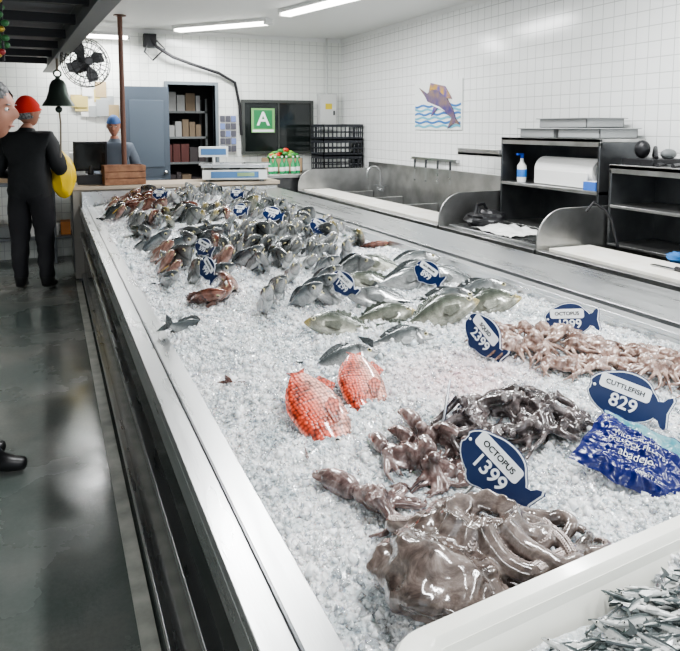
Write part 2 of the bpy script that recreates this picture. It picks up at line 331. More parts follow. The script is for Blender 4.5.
# ------------------------------------------------------------------ fish
def fish_mesh(name,L,prof,wr,colfn,m,tail=(.20,.24),dors=.25,spiky=False,eye=.06,eyecol=(.55,.5,.3),hk=1.0):
    n=22; seg=16; vs=[];fs=[];cols=[]
    ts=[p[0] for p in prof]
    def ip(t,k): return float(np.interp(t,ts,[p[k] for p in prof]))*hk
    for i in range(n):
        t=.86*(i/(n-1))**1.15
        top,bot=ip(t,1)*L,ip(t,2)*L; c=(top-bot)/2; h=(top+bot)/2; w=h*wr*(1.15-.75*t/.86) if t>.05 else h*wr
        for k in range(seg):
            a=2*math.pi*k/seg; ca,sa=math.cos(a),math.sin(a)
            y=w*(abs(ca)**.85)*(1 if ca>0 else -1); z=c+h*sa
            vs.append((L*(.5-t),y,z)); cols.append(colfn(t,sa))
    fs+=[(i*seg+k,i*seg+(k+1)%seg,(i+1)*seg+(k+1)%seg,(i+1)*seg+k) for i in range(n-1) for k in range(seg)]
    fs+=[tuple(range(seg)),tuple((n-1)*seg+k for k in range(seg-1,-1,-1))]
    def fin(pts,cs,th=.0015):
        o=len(vs); k=len(pts)
        for x,z in pts: vs.append((x,th,z)); cols.append(cs)
        for x,z in pts: vs.append((x,-th,z)); cols.append([q*.9 for q in cs])
        fs.append(tuple(o+i for i in range(k))); fs.append(tuple(o+2*k-1-i for i in range(k)))
        for i in range(k): fs.append((o+i,o+k+i,o+k+(i+1)%k,o+(i+1)%k))
    X=lambda t:L*(.5-t)
    fc=[q*.75 for q in colfn(.7,.8)]
    tl,tw=tail
    pt,pb=ip(.86,1)*L,-ip(.86,2)*L
    fin([(X(.83),pt*.8),(X(.86+tl*.3),L*tw*.45),(X(.86+tl),L*tw*.62),(X(.86+tl*.75),L*tw*.25),(X(.86+tl*.55),0),(X(.86+tl*.75),-L*tw*.25),(X(.86+tl),-L*tw*.62),(X(.86+tl*.3),-L*tw*.45),(X(.83),pb*.8)],fc)
    d=[];T=np.linspace(.27,.74,13)
    for i,t in enumerate(T): d.append((X(t),ip(t,1)*L*.9))
    for i,t in enumerate(T[::-1]):
        s_=math.sin(math.pi*min(1,(t-.25)/.5)*.85+.2); j=(1.0 if (i%2 or not spiky) else .6)
        d.append((X(t+.03),ip(t,1)*L*.9+dors*.3*L*s_*j))
    fin(d,fc)
    fin([(X(.58),-ip(.58,2)*L*.9),(X(.76),-ip(.76,2)*L*.9),(X(.79),-ip(.76,2)*L-.035*L),(X(.66),-ip(.62,2)*L-.07*L)],fc)
    for sgn in (-1,1):
        o=len(vs); hh=(ip(.28,1)+ip(.28,2))*.5*L; y=sgn*hh*wr*1.05; zc=-hh*.2
        for p in ((X(.26),y,zc+.01*L*3),(X(.26),y,zc-.03*L),(X(.42),y*1.35,zc-.09*L),(X(.47),y*1.45,zc-.03*L),(X(.42),y*1.3,zc+.04*L)):
            vs.append(p); cols.append([q*.8 for q in colfn(.5,.1)])
        fs.append(tuple(o+i for i in range(5)))
    mm=MB()
    nb=len(fs)
    mm.v=vs; mm.f=fs; mm.m=[0]*nb
    hh=(ip(.11,1)+ip(.11,2))*.5*L; w=hh*wr*1.08
    for sgn in (-1,1):
        mm.ell((X(.115),sgn*w*.92,ip(.11,1)*L*.28),(eye*L*.5,eye*L*.28,eye*L*.5),1,10,6)
        mm.ell((X(.115),sgn*(w*.92+eye*L*.17),ip(.11,1)*L*.28),(eye*L*.3,eye*L*.2,eye*L*.3),2,10,6)
    me=mm.mesh(name,[m,mat(name+'_eye',eyecol,.15),BLKSH])
    ca=me.color_attributes.new('Col','FLOAT_COLOR','POINT')
    full=cols+[[.5,.5,.5]]*(len(mm.v)-len(cols))
    ca.data.foreach_set('color',np.array([[max(0,q) for q in c]+[1] for c in full],dtype=np.float32).ravel())
    return me
BREAM=[(0,.01,.01),(.03,.045,.035),(.1,.105,.075),(.2,.165,.115),(.32,.195,.15),(.45,.19,.155),(.6,.14,.12),(.72,.085,.075),(.82,.045,.042),(.9,.05,.045)]
SLIM=[(0,.008,.008),(.04,.035,.035),(.12,.075,.07),(.25,.11,.105),(.4,.118,.115),(.55,.10,.10),(.7,.062,.066),(.82,.033,.035),(.9,.03,.03)]
ANCH=[(0,.006,.006),(.05,.03,.025),(.15,.052,.05),(.35,.065,.07),(.55,.058,.062),(.72,.04,.04),(.84,.02,.02),(.9,.02,.02)]
def lerp(a,b,t): t=max(0,min(1,t)); return [x*(1-t)+y*t for x,y in zip(a,b)]
def c_grey(t,v):
    c=lerp((.42,.43,.42),(.075,.088,.09),(v+.45)/.95)
    if t<.24: c=lerp(c,(.10,.10,.10),.45)
    if .215<t<.25: c=[q*.35 for q in c]
    return c
def c_silver(t,v):
    c=lerp((.64,.65,.64),(.11,.135,.15),(v+.2)/.75)
    if t<.2: c=lerp(c,(.14,.14,.14),.35)
    if .2<t<.235: c=[q*.4 for q in c]
    return c
def c_olive(t,v):
    c=lerp((.34,.34,.28),(.07,.085,.064),(v+.4)/.9)
    if math.sin(t*60)>.3: c=[q*.75 for q in c]
    if t<.07: c=lerp(c,(.55,.42,.12),.5)
    return c
def c_rock(t,v):
    c=lerp((.52,.30,.24),(.24,.095,.065),(v+.2)/.9)
    if math.sin(t*38+v*2)>.45: c=[q*.6 for q in c]
    return c
def c_red(t,v):
    c=lerp((.88,.42,.32),(.70,.10,.05),(v+.7)/1.1)
    if abs(math.sin(v*9+.4))<.3: c=lerp(c,(.95,.60,.50),.5)
    if .22<t<.25: c=[q*.5 for q in c]
    return c
def c_anch(t,v): return lerp((.60,.61,.59),(.09,.11,.11),(v-.15)/.4)
FM=attr_mat('fish_skin',.2,190,.35,.25,.9,metal=.3); FM2=attr_mat('fish_skin_large_scales',.28,80,.9,.8,.8,sx=(1,.7,1.15),nv=(.85,1.15)); FMA=attr_mat('small_fish_skin',.2,300,.1,.05)
FG=fish_mesh('bream_grey',.36,BREAM,.46,c_grey,FM,hk=1.08); FS=fish_mesh('mullet_silver',.36,SLIM,.75,c_silver,FM,tail=(.18,.2),dors=.15)
FO=fish_mesh('perch_olive',.34,BREAM,.52,c_olive,FM,spiky=True,dors=.3,hk=1.05); FR=fish_mesh('rockfish',.36,BREAM,.55,c_rock,FM,spiky=True,dors=.35)
REDP=[(0,.02,.02),(.03,.06,.05),(.1,.13,.10),(.2,.20,.15),(.32,.245,.20),(.5,.25,.215),(.65,.205,.18),(.78,.14,.12),(.86,.08,.07),(.95,.04,.04)]
FRED=fish_mesh('red_snapper_body',.36,REDP,.38,c_red,FM2,tail=(.05,.14),spiky=False,dors=.12,eyecol=(.7,.5,.1))
FA=fish_mesh('anchovy',.10,ANCH,.75,c_anch,FMA,tail=(.13,.16),dors=.1,eye=.055,eyecol=(.6,.6,.55))
def place(name,me,par,x,y,yaw,pitch,roll,dz,sc=1,z=None):
    z=ice(x,y) if z is None else z
    M=Matrix.Translation((x,y,z+dz))@Matrix.Rotation(R(yaw),4,'Z')@Matrix.Rotation(R(-pitch),4,'Y')@Matrix.Rotation(R(roll),4,'X')@Matrix.Scale(sc,4)
    return inst(name,me,par,M)
near=[('grey_bream',FO,1.29,2.11,-12,16,-48,.030,.98),('grey_bream',FO,1.54,2.20,-30,14,-42,.026,.95),('grey_bream',FG,.83,1.94,-12,10,-50,.010,.70),
('grey_bream',FG,1.07,2.0,-25,8,-45,.004,.68),('grey_bream',FO,.96,2.22,160,8,50,.016,.86),('grey_bream',FG,1.24,2.44,165,8,55,.018,.88),
('grey_bream',FG,1.44,2.66,-20,10,-50,.024,.88),('grey_bream',FG,1.68,2.62,160,10,50,.020,.92),('grey_bream',FO,1.13,2.26,-20,8,-50,.012,.82),('grey_bream',FG,1.62,2.36,-20,10,-50,.018,.92),
('silver_mullet',FS,.77,2.58,-97,40,15,.048,.92),('silver_mullet',FS,.83,2.66,-88,36,-10,.048,.92),('silver_mullet',FS,.93,2.58,-75,32,20,.044,.92),('silver_mullet',FS,1.02,2.68,-65,30,25,.044,.92),
('silver_mullet',FS,1.10,2.80,-70,32,0,.044,.92),('silver_mullet',FS,.88,2.80,-85,32,10,.044,.92),('rockfish_whole',FR,.60,2.95,-60,22,60,.03,.85),('rockfish_whole',FR,.75,3.07,-110,25,55,.04,.9),('rockfish_whole',FR,.68,2.99,-80,20,-30,.03,.85),
('grey_bream',FG,.47,2.66,35,-24,20,.0,.7),('rockfish_whole',FR,1.80,3.75,-30,10,60,.01,.7),('rockfish_whole',FR,.53,1.98,0,-30,40,-.035,.45),('grey_bream',FG,1.72,3.1,-20,8,-50,.018,.9),('grey_bream',FO,1.5,3.0,165,10,50,.018,.9),('grey_bream',FG,1.30,2.95,-60,20,-30,.026,.9),
('grey_bream',FG,1.42,2.30,-25,10,-48,.016,.86),('grey_bream',FG,1.10,2.60,-150,14,45,.02,.85),('grey_bream',FO,1.34,2.74,160,10,48,.02,.88),('grey_bream',FG,1.56,2.80,-15,10,-50,.02,.9),('silver_mullet',FS,1.20,3.02,-80,28,10,.04,.9),('silver_mullet',FS,1.02,2.98,-95,30,-12,.04,.9)]
for n,me,x,y,yw,pi,ro,dz_,sc in near: place(n,me,None,x,y,yw,pi,ro,dz_,sc)
place('red_snapper',FRED,None,.622,1.61,-80,-27,96,.045,.90)
place('red_snapper',FRED,None,.785,1.675,-100,-27,84,.032,.80)
def pile(name,x0,x1,y0,y1,kinds,dens,yaw0,sx=.11,sy=.15):
    e=empty(name); i=0; y=y0
    while y<y1:
        x=x0+random.uniform(0,.06)
        while x<x1:
            if random.random()<dens and noise.noise(Vector((x*2.2,y*2.0,7)))>-.38:
                k=random.choice(kinds); i+=1
                place('fish_%d'%i,k,e,x+random.uniform(-.02,.02),y+random.uniform(-.03,.03),yaw0+random.uniform(-26,26),random.uniform(16,38),random.choice((-1,1))*random.uniform(5,60),random.uniform(.01,.045),random.uniform(.85,1.08))
            x+=sx*random.uniform(.85,1.2)
        y+=sy
    return e
random.seed(11)
pile('silver_fish_pile',.95,1.45,3.25,4.5,[FS,FG,FS,FG],.94,-95)
pile('grey_fish_pile',.52,.92,3.4,4.6,[FG,FG,FR,FS,FG],.86,-70)
pile('bream_pile',1.5,1.80,3.8,6.9,[FG,FS,FO,FS],.66,-110)
pile('mixed_fish_pile',.55,1.47,4.85,5.75,[FG,FG,FO,FR,FS,FS],.9,-80)
pile('rockfish_pile',.48,.95,5.95,7.0,[FR,FR,FG,FR],.9,-60,sy=.17)
pile('mullet_pile',1.0,1.5,5.95,6.95,[FS,FG,FS],.88,-100,sy=.17)
# ------------------------------------------------------------------ octopus / squid piles
def skinmat(name,c1,c2,c3,ns=14,bs=.45):
    m,nt,b=_mat(name); setp(b,Roughness=.14,Coat_Weight=1.0,Coat_Roughness=.03,Subsurface_Weight=.08,Subsurface_Radius=(.006,.004,.003),Subsurface_Scale=1.0)
    tc=nt.nodes.new('ShaderNodeTexCoord')
    n=nt.nodes.new('ShaderNodeTexNoise'); n.inputs['Scale'].default_value=ns; n.inputs['Detail'].default_value=9; n.inputs['Roughness'].default_value=.7; n.inputs['Distortion'].default_value=.6
    nt.links.new(tc.outputs['Object'],n.inputs['Vector'])
    r=nt.nodes.new('ShaderNodeValToRGB'); e=r.color_ramp.elements; e[0].position=.36;e[0].color=c4(c1); e[1].position=.66;e[1].color=c4(c3); k=e.new(.5); k.color=c4(c2)
    nt.links.new(n.outputs[0],r.inputs[0]); nt.links.new(r.outputs[0],b.inputs['Base Color'])
    n2=nt.nodes.new('ShaderNodeTexNoise'); n2.inputs['Scale'].default_value=60; n2.inputs['Detail'].default_value=4; nt.links.new(tc.outputs['Object'],n2.inputs['Vector'])
    bp=nt.nodes.new('ShaderNodeBump'); bp.inputs['Strength'].default_value=bs; bp.inputs['Distance'].default_value=.006; nt.links.new(n2.outputs[0],bp.inputs['Height']); nt.links.new(bp.outputs[0],b.inputs['Normal'])
    return m
OCT=skinmat('octopus_skin',(.045,.034,.030),(.135,.105,.092),(.30,.25,.225),18,.25)
CUT=skinmat('cuttlefish_skin',(.022,.018,.019),(.075,.06,.058),(.25,.21,.205),22,.3)
SQD=skinmat('squid_skin',(.05,.03,.029),(.14,.093,.085),(.36,.28,.26),24,.3)
BOC=skinmat('baby_octopus_skin',(.09,.052,.040),(.28,.18,.145),(.60,.47,.40),30,.35)
SUCK=mat('sucker_pale',(.50,.42,.39),.25,coat=.6)
def arm(b,x,y,z,th,L,r0,r1,curl,lay,n=22,hump=0,rec=None,wob=.5,bd=None):
    pts=[];rs=[];st=L/n;cv=random.uniform(-1,1)*curl
    for i in range(n+1):
        t=i/n; r=r0*(1-t)**.8+r1
        g=ice(x,y)+r*.6+lay*(1-t)+hump*math.sin(math.pi*t)
        z=z*.6+g*.4 if i else z
        pts.append((x,y,z));rs.append(r)
        cv+=random.uniform(-1,1)*wob; c=cv*(1+t*1.3); th+=c*st*12
        if bd and i and not (bd[0]<x<bd[1] and bd[2]<y<bd[3]):
            want=math.atan2((bd[2]+bd[3])/2-y,(bd[0]+bd[1])/2-x); d=(want-th+math.pi)%(2*math.pi)-math.pi; th+=max(-.5,min(.5,d))
        x+=math.cos(th)*st;y+=math.sin(th)*st
    b.tube(pts,rs,0,8)
    if rec is not None: rec.append((pts,rs))
    return pts
def organic(b,name,m,vox=.004,smooth=3,suck=None):
    me=bpy.data.meshes.new(name+'_raw'); me.from_pydata(b.v,[],b.f); o=bpy.data.objects.new(name,me); C.objects.link(o)
    rm=o.modifiers.new('r','REMESH'); rm.mode='VOXEL'; rm.voxel_size=vox; rm.use_smooth_shade=True
    s_=o.modifiers.new('s','SMOOTH'); s_.factor=.5; s_.iterations=smooth
    dg=bpy.context.evaluated_depsgraph_get(); dg.update()
    me2=bpy.data.meshes.new_from_object(o.evaluated_get(dg)); o.modifiers.clear(); o.data=me2
    me2.materials.clear(); me2.materials.append(m); me2.polygons.foreach_set('use_smooth',[True]*len(me2.polygons))
    if suck:
        sb=MB()
        for pts,rs in suck:
            for i in range(1,len(pts)-2):
                p=Vector(pts[i]);q=Vector(pts[i+1]);t=(q-p).normalized();side=t.cross(Vector((0,0,1)))
                if side.length<.1: continue
                side.normalize()
                for sub in (0,.5):
                    pp=p.lerp(q,sub)
                    for sg in (-.2,.5):
                        dr=(side*sg+Vector((0,0,.9))).normalized() if (i//9)%2 else (side*(-.8)+Vector((0,0,.3+sg))).normalized()
                        sb.lathe(pp+dr*rs[i]*.84,[(rs[i]*.22,0),(rs[i]*.30,rs[i]*.14),(rs[i]*.20,rs[i]*.20),(rs[i]*.08,rs[i]*.10)],0,7,M=dr.to_track_quat('Z','Y').to_matrix())
        sb.build('suckers',[SUCK],parent=o,fix=False)
    return o
random.seed(21)
b=MB()
def lump(amp,f,sd):
    def fn(u,v):
        k=1+amp*noise.noise(u*f+Vector((sd,sd*2,0)))+amp*.35*noise.noise(u*f*2.2+Vector((sd,1,0))); return v*k
    return fn
b.ell((.552,.905,.868),(.085,.100,.058),0,34,24,fn=lump(.26,1.5,2))
b.ell((.515,.96,.858),(.050,.055,.038),0,24,16,fn=lump(.2,2,4))
b.ell((.60,.83,.858),(.05,.035,.03),0,24,16,fn=lump(.2,2,14))
b.ell((.61,.975,.885),(.065,.055,.042),0,24,16,fn=lump(.3,2,5))
b.ell((.66,.92,.880),(.055,.055,.04),0,24,16,fn=lump(.3,2,8))
b.ell((.61,.87,.865),(.05,.04,.04),0,24,16,fn=lump(.3,2,11))
rec=[]; BD=(.57,.83,.83,1.06)
for i in range(12):
    a=-1.2+i*.5; x=.67+.05*math.cos(a); y=.945+.04*math.sin(a)
    arm(b,x,y,.925+random.uniform(0,.015),a+random.uniform(-.3,.3),random.uniform(.26,.40),.017,.0033,1.2,.05,30,rec=rec if i%3 else None,bd=BD,wob=.35)
for i in range(4):
    arm(b,.60+i*.035,.90+random.uniform(0,.1),.915,random.uniform(-.5,2.2),.24,.013,.004,1.8,.065,26,rec=rec,bd=BD,wob=.35)
arm(b,.78,1.0,.885,.85,.17,.010,.003,.1,.015,20)
organic(b,'octopus',OCT,.003,3,rec)
random.seed(22)
b=MB(); BD=(.84,1.16,1.16,1.42)
for i in range(9):
    x,y=1.0+random.uniform(-.12,.13),1.29+random.uniform(-.09,.09)
    b.ell((x,y,ice(x,y)+.025),(random.uniform(.035,.055),.038,.03),0,18,12,fn=lump(.45,2,i))
for i in range(36):
    x,y=1.0+random.uniform(-.14,.15),1.29+random.uniform(-.11,.10)
    arm(b,x,y,ice(x,y)+random.uniform(.03,.08),random.uniform(0,6.28),random.uniform(.1,.24),random.uniform(.006,.012),.003,1.2,.045,18,wob=.6,bd=BD)
organic(b,'cuttlefish_heap',CUT,.003,2)
def squid(b,x,y,th,L=.14,r=.026,lay=.02,bd=None):
    d=Vector((math.cos(th),math.sin(th),0)); z=ice(x,y)+lay
    P=[Vector((x,y,z))+d*L*t for t in (0,.12,.35,.6,.85,1)]
    b.tube(P,[r*.15,r*.5,r*.9,r,r*.95,r*.7],0,12)
    b.ell(P[1]+d*.01,(r*1.3,r*1.0,.005),0,12,6,M=Matrix.Rotation(th,3,'Z'))
    h=P[-1]+d*.022; b.ell(h,(r*.8,r*.75,r*.65),0,12,8,M=Matrix.Rotation(th,3,'Z'))
    for k in range(7):
        arm(b,h.x,h.y,h.z,th+random.uniform(-.7,.7),random.uniform(.05,.09),.0065,.0025,1.2,.01,12,bd=bd)
b=MB(); BD=(.66,.84,1.18,1.45)
for (x,y,t) in ((.70,1.44,-1.7),(.74,1.42,-1.4),(.80,1.42,-1.3),(.77,1.33,-1.8),(.73,1.35,-1.5),(.83,1.36,-1.4),(.79,1.46,-1.6),(.69,1.38,-1.2),(.76,1.29,-1.2)): squid(b,x,y,t,.085,.020,random.uniform(.01,.04),BD)
organic(b,'squid_pile',SQD,.003,2)
b=MB(); squid(b,.525,1.36,-1.15,.11,.028,.022,(.48,.66,1.12,1.4))
for i in range(10): arm(b,.575+random.uniform(-.02,.03),1.19+random.uniform(-.02,.03),.86,random.uniform(-2.4,.6),random.uniform(.08,.14),.010,.003,1.0,.02,14,bd=(.51,.67,1.10,1.3))
organic(b,'squid',SQD,.003,2)
b=MB(); arm(b,.53,1.44,.83,1.2,.08,.003,.0015,2.0,0,12); organic(b,'loose_tentacle',SQD,.0017,1)
def babies(name,cx,cy,rx,ry,n,m,seed):
    random.seed(seed); b=MB()
    for i in range(n):
        a=random.uniform(0,6.28); q=math.sqrt(random.random()); x=cx+rx*q*math.cos(a); y=cy+ry*q*math.sin(a)
        x=min(x,1.85); lay=.045*(1-q)+.012; z=ice(x,y)+lay
        b.ell((x,y,z+.01),(.024,.022,.02),0,12,8,fn=lump(.3,2,i))
        t0=random.uniform(0,6.28)
        for k in range(7): arm(b,x,y,z,t0+k*.9,random.uniform(.07,.12),.0066,.0024,1.9,lay*.8,14,hump=.016,bd=(cx-rx-.03,min(1.86,cx+rx+.03),cy-ry-.02,cy+ry+.02))
    return organic(b,name,m,.0026,1)
babies('baby_octopus_pile',1.45,1.70,.18,.22,32,BOC,31)
babies('baby_octopus_pile',1.66,1.38,.18,.18,30,BOC,37)
# ice sprinkled over the fish rows (dropped from above onto whatever lies there)
dg=bpy.context.evaluated_depsgraph_get(); dg.update()
P_=[]
for k in range(12000):
    y=1.95+random.random()**.9*5.2; x=random.uniform(.42,1.86)
    if noise.noise(Vector((x*9,y*9,0)))<.05 or noise.noise(Vector((x*30,y*30,5)))<-.1: continue
    ok,loc,nr,fi,ob,mx_=bpy.context.scene.ray_cast(dg,Vector((x,y,1.4)),Vector((0,0,-1)))
    if ok and nr.z>.25 and loc.z<1.15: P_.append((loc.x,loc.y,loc.z,random.uniform(.002,.005)*(1.5+.12*y)))
P_=np.array(P_); chips('ice_sprinkle',P_[:,0],P_[:,1],P_[:,2],P_[:,3])
# ------------------------------------------------------------------ price tags
def tag(x,y,price,label,yaw=None,roll=0,lean=18,sc=1.0,up=.075):
    z=ice(x,y)
    if yaw is None: yaw=math.degrees(math.atan2(y,x))-90
    e=empty('fish_price_tag',(x,y,z+up*sc))
    e.rotation_euler=(Matrix.Rotation(R(yaw),4,'Z')@Matrix.Rotation(R(-lean),4,'X')@Matrix.Rotation(R(roll),4,'Y')).to_euler(); e.scale=(sc,sc,sc)
    hw,hh=.088,.058
    P=[]
    for i in range(49):
        a=R(22+i*(338-22)/48); dg=math.degrees(a); k=1.0
        if 45<dg<115: k=1+.16*math.sin((dg-45)/70*math.pi)*(1+.25*math.cos(dg*.9))
        if 245<dg<300: k=1+.20*max(0,math.sin((dg-245)/55*math.pi*2-.3))
        if 172<dg<188: k=.94
        P.append((hw*k*math.cos(a),hh*k*math.sin(a)))
    P+=[(.094,-.026),(.102,-.038),(.112,-.044),(.116,-.036),(.112,-.016),(.109,0),(.112,.016),(.116,.036),(.112,.044),(.102,.038),(.094,.026)]
    b=MB(); f=lambda u,v,w:(u,w,v)
    b.prism(P,f,0,.003,0)
    P2=[(u*.965,v*.95) for u,v in P]
    b.prism(P2,f,-.0012,0,1)
    P1=[(u*1.02,v*1.03) for u,v in P]; b.prism(P1,f,.003,.0045,1)
    rr=[]
    for cx,cz,a0 in ((.050,.034,0),(-.054,.034,90),(-.054,.014,180),(.050,.014,270)):
        for j in range(5):
            a=R(a0+j*22.5); rr.append((cx+.010*math.cos(a),cz+.008*math.sin(a)))
    b.prism(rr,f,-.0022,-.0012,0)
    b.cyl((0,.006,.02),(0,.006,-up-.03),.003,2,8)
    b.ell((-.073,-.002,.004),(.004,.002,.004),0,8,6)
    b.build('tag_plate',[WHT,BLUEM,STEEL],parent=e)
    F_=Matrix.Rotation(R(90),4,'X')
    text('tag_label',label,.0185 if len(label)<9 else .0165,BLKSH,e,Matrix.Translation((-.002,-.0026,.024))@F_,sx=1.05)
    text('tag_price',price,.046,WHT,e,Matrix.Translation((.004,-.0018,-.016))@F_,sx=.98)
    return e
tag(.80,1.09,'1399','OCTOPUS',yaw=-50,roll=36,lean=22,up=.095,sc=.90)
tag(1.28,1.22,'829','CUTTLEFISH',yaw=-42,roll=16,lean=16,up=.068,sc=.97)
tag(1.24,1.76,'2399','SQUID',yaw=-76,roll=32,lean=12,up=.07,sc=.95)
tag(1.62,1.80,'1299','OCTOPUS',yaw=-48,roll=-8,lean=16,up=.06,sc=.9)
tag(.88,1.40,'899','SQUID',yaw=-125,roll=45,lean=8,up=.06,sc=.85)
tag(1.09,2.53,'1299','MULLET',roll=30,lean=12,yaw=-60,sc=.75,up=.12)
tag(1.50,2.55,'899','SEA BREAM',roll=25,lean=20,yaw=-60,sc=.8,up=.10)
tag(1.48,3.80,'799','PERCH',roll=20,yaw=-50,sc=.78,up=.15)
tag(1.33,4.27,'799','MULLET',yaw=-40,roll=12,sc=.78,up=.17); tag(1.20,4.60,'699','BREAM',yaw=-60,sc=.74,up=.17)
tag(1.42,5.55,'999','COD',yaw=-55,sc=.74,up=.17); tag(.66,3.15,'999','SNAPPER',yaw=-65,roll=35,sc=.78,up=.14)
tag(.74,3.62,'599','BREAM',yaw=-60,roll=15,sc=.76,up=.16)
tag(.87,6.1,'899','BASS',yaw=-40,sc=.76,up=.16)
# ------------------------------------------------------------------ plastic trays
def rrect(hx,hy,r,n=6):
    P=[]
    for cx,cy,a0 in ((hx-r,hy-r,0),(-hx+r,hy-r,90),(-hx+r,-hy+r,180),(hx-r,-hy+r,270)):
        for j in range(n+1): a=R(a0+90*j/n); P.append((cx+r*math.cos(a),cy+r*math.sin(a)))
    return P
def tray(name,loc,hx,hy,h,rotz,m,rim=.022):
    b=MB(); L=[(hx-.03,hy-.03,.04,0),(hx-.008,hy-.008,.05,h-.012),(hx+rim-.006,hy+rim-.006,.06,h-.014),(hx+rim,hy+rim,.06,h-.006),(hx+rim-.004,hy+rim-.004,.06,h),(hx+.002,hy+.002,.05,h),(hx-.004,hy-.004,.05,h-.006),(hx-.034,hy-.034,.04,.006)]
    vs=[];n=0
    for x,y,r,z in L:
        P=rrect(x,y,r); n=len(P); vs+=[(u,v,z) for u,v in P]
    fs=[(i*n+k,i*n+(k+1)%n,(i+1)*n+(k+1)%n,(i+1)*n+k) for i in range(len(L)-1) for k in range(n)]
    fs+=[tuple(range(n-1,-1,-1)),tuple((len(L)-1)*n+k for k in range(n))]
    b.add(vs,fs); return b.build(name,[m],loc=loc,rot=(0,0,rotz),fix=False)
tray('plastic_fish_tray',(.80,.50,.835),.37,.265,.085,R(6),CREAM,.03)
tray('white_tray',(1.97,1.42,.925),.09,.14,.05,R(0),CREAM,.015)
e=empty('anchovy_pile'); random.seed(5)
ca,sa=math.cos(R(6)),math.sin(R(6))
b=MB(); n1=60
vs=[]
for j in range(n1):
    for i in range(n1):
        u=-.335+.67*i/(n1-1); v=-.23+.46*j/(n1-1)
        vs.append((.80+u*ca-v*sa,.50+u*sa+v*ca,.872+.014*noise.noise(Vector((u*9,v*9,2)))+.006*noise.noise(Vector((u*40,v*40,2)))+random.uniform(-.002,.002)))
b.add(vs,[(j*n1+i,j*n1+i+1,(j+1)*n1+i+1,(j+1)*n1+i) for j in range(n1-1) for i in range(n1-1)])
b.build('tray_ice',[ICE],parent=e,fix=False)
for i in range(800):
    u=random.uniform(-.28,.315); v=random.uniform(-.2,.212)
    if v>.15+.55*(u+.22)+random.uniform(-.06,.06): continue
    x=.80+u*ca-v*sa;y=.50+u*sa+v*ca
    place('anchovy_%d'%i,FA,e,x,y,random.gauss(-20,30)+random.choice((0,180)),random.uniform(-12,14),random.choice((-1,1))*random.uniform(30,100),random.uniform(.006,.032),random.uniform(.72,1.0),z=.872)
# ------------------------------------------------------------------ blue packet
pk=empty('blue_fish_bag',(1.10,1.0,ice(1.1,1.0)+.048)); pk.rotation_euler=(Matrix.Rotation(R(-46),4,'Z')@Matrix.Rotation(R(30),4,'X')@Matrix.Rotation(R(8),4,'Y')@Matrix.Rotation(R(-16),4,'Z')).to_euler()
def bagh(u,v):
    e_=max(0,(1-abs(u)**3)*(1-abs(v)**3)); return .016*e_+(.014*noise.noise(Vector((u*2.2,v*2.2,3)))+.009*abs(noise.noise(Vector((u*5,v*4,8))))+.004*noise.noise(Vector((u*9,v*9,3))))*(.3+.7*e_)
BW,BH=.108,.080
b=MB(); n1=64
for sg in (1,-1):
    o_=len(b.v)
    for j in range(n1):
        for i in range(n1):
            u=-1+2*i/(n1-1); v=-1+2*j/(n1-1); edge=1 if max(abs(u),abs(v))<.999 else 0
            bx=u*BW*(1+.08*noise.noise(Vector((v*3,1,1)))-.10*v); by=v*BH*(1+.12*noise.noise(Vector((u*3,5,1))))
            z=bagh(u,v) if sg>0 else (-.012*max(0,(1-abs(u)**3)*(1-abs(v)**3)) if edge else bagh(u,v))
            b.v.append((bx,by,z))
    for j in range(n1-1):
        for i in range(n1-1):
            v=-1+2*j/(n1-1); u=-1+2*i/(n1-1)
            f_=(o_+j*n1+i,o_+j*n1+i+1,o_+(j+1)*n1+i+1,o_+(j+1)*n1+i)
            b.f.append(f_ if sg>0 else f_[::-1]); b.m.append(1 if (v+.30*u>.58 and v<.95) else 0)
b.build('bag_film',[mat('bag_blue',(.004,.009,.10),.25,coat=.25,bump=.15,bscale=35),mat('bag_teal',(.02,.18,.23),.3,coat=.3,col2=(.2,.36,.38),nscale=25)],parent=pk,fix=False)
def bagtext(s_,size,u0,v0,rz=0):
    cu=bpy.data.curves.new('t','FONT'); cu.body=s_; cu.size=size; cu.align_x='CENTER'; cu.align_y='CENTER'
    o=bpy.data.objects.new('t',cu); C.objects.link(o); dg=bpy.context.evaluated_depsgraph_get(); me=bpy.data.meshes.new_from_object(o.evaluated_get(dg)); bpy.data.objects.remove(o)
    import bmesh
    bm=bmesh.new(); bm.from_mesh(me); bmesh.ops.triangulate(bm,faces=bm.faces); bmesh.ops.subdivide_edges(bm,edges=bm.edges,cuts=1); bm.to_mesh(me); bm.free()
    for v in me.vertices:
        x,y=v.co.x,v.co.y; x,y=x*math.cos(rz)-y*math.sin(rz)+u0,x*math.sin(rz)+y*math.cos(rz)+v0
        v.co=(x,y,bagh(x/BW,y/BH)+.0020)
    me.materials.append(WHT); q=bpy.data.objects.new('bag_print',me); C.objects.link(q); q.parent=pk
bagtext('WILD CAUGHT',.013,-.015,.026,.05); bagtext('POLLOCK FILLETS',.014,-.01,.008,.05); bagtext('abadejo',.022,-.005,-.015,.05); bagtext('NET WT 2 LB',.009,.03,-.048)
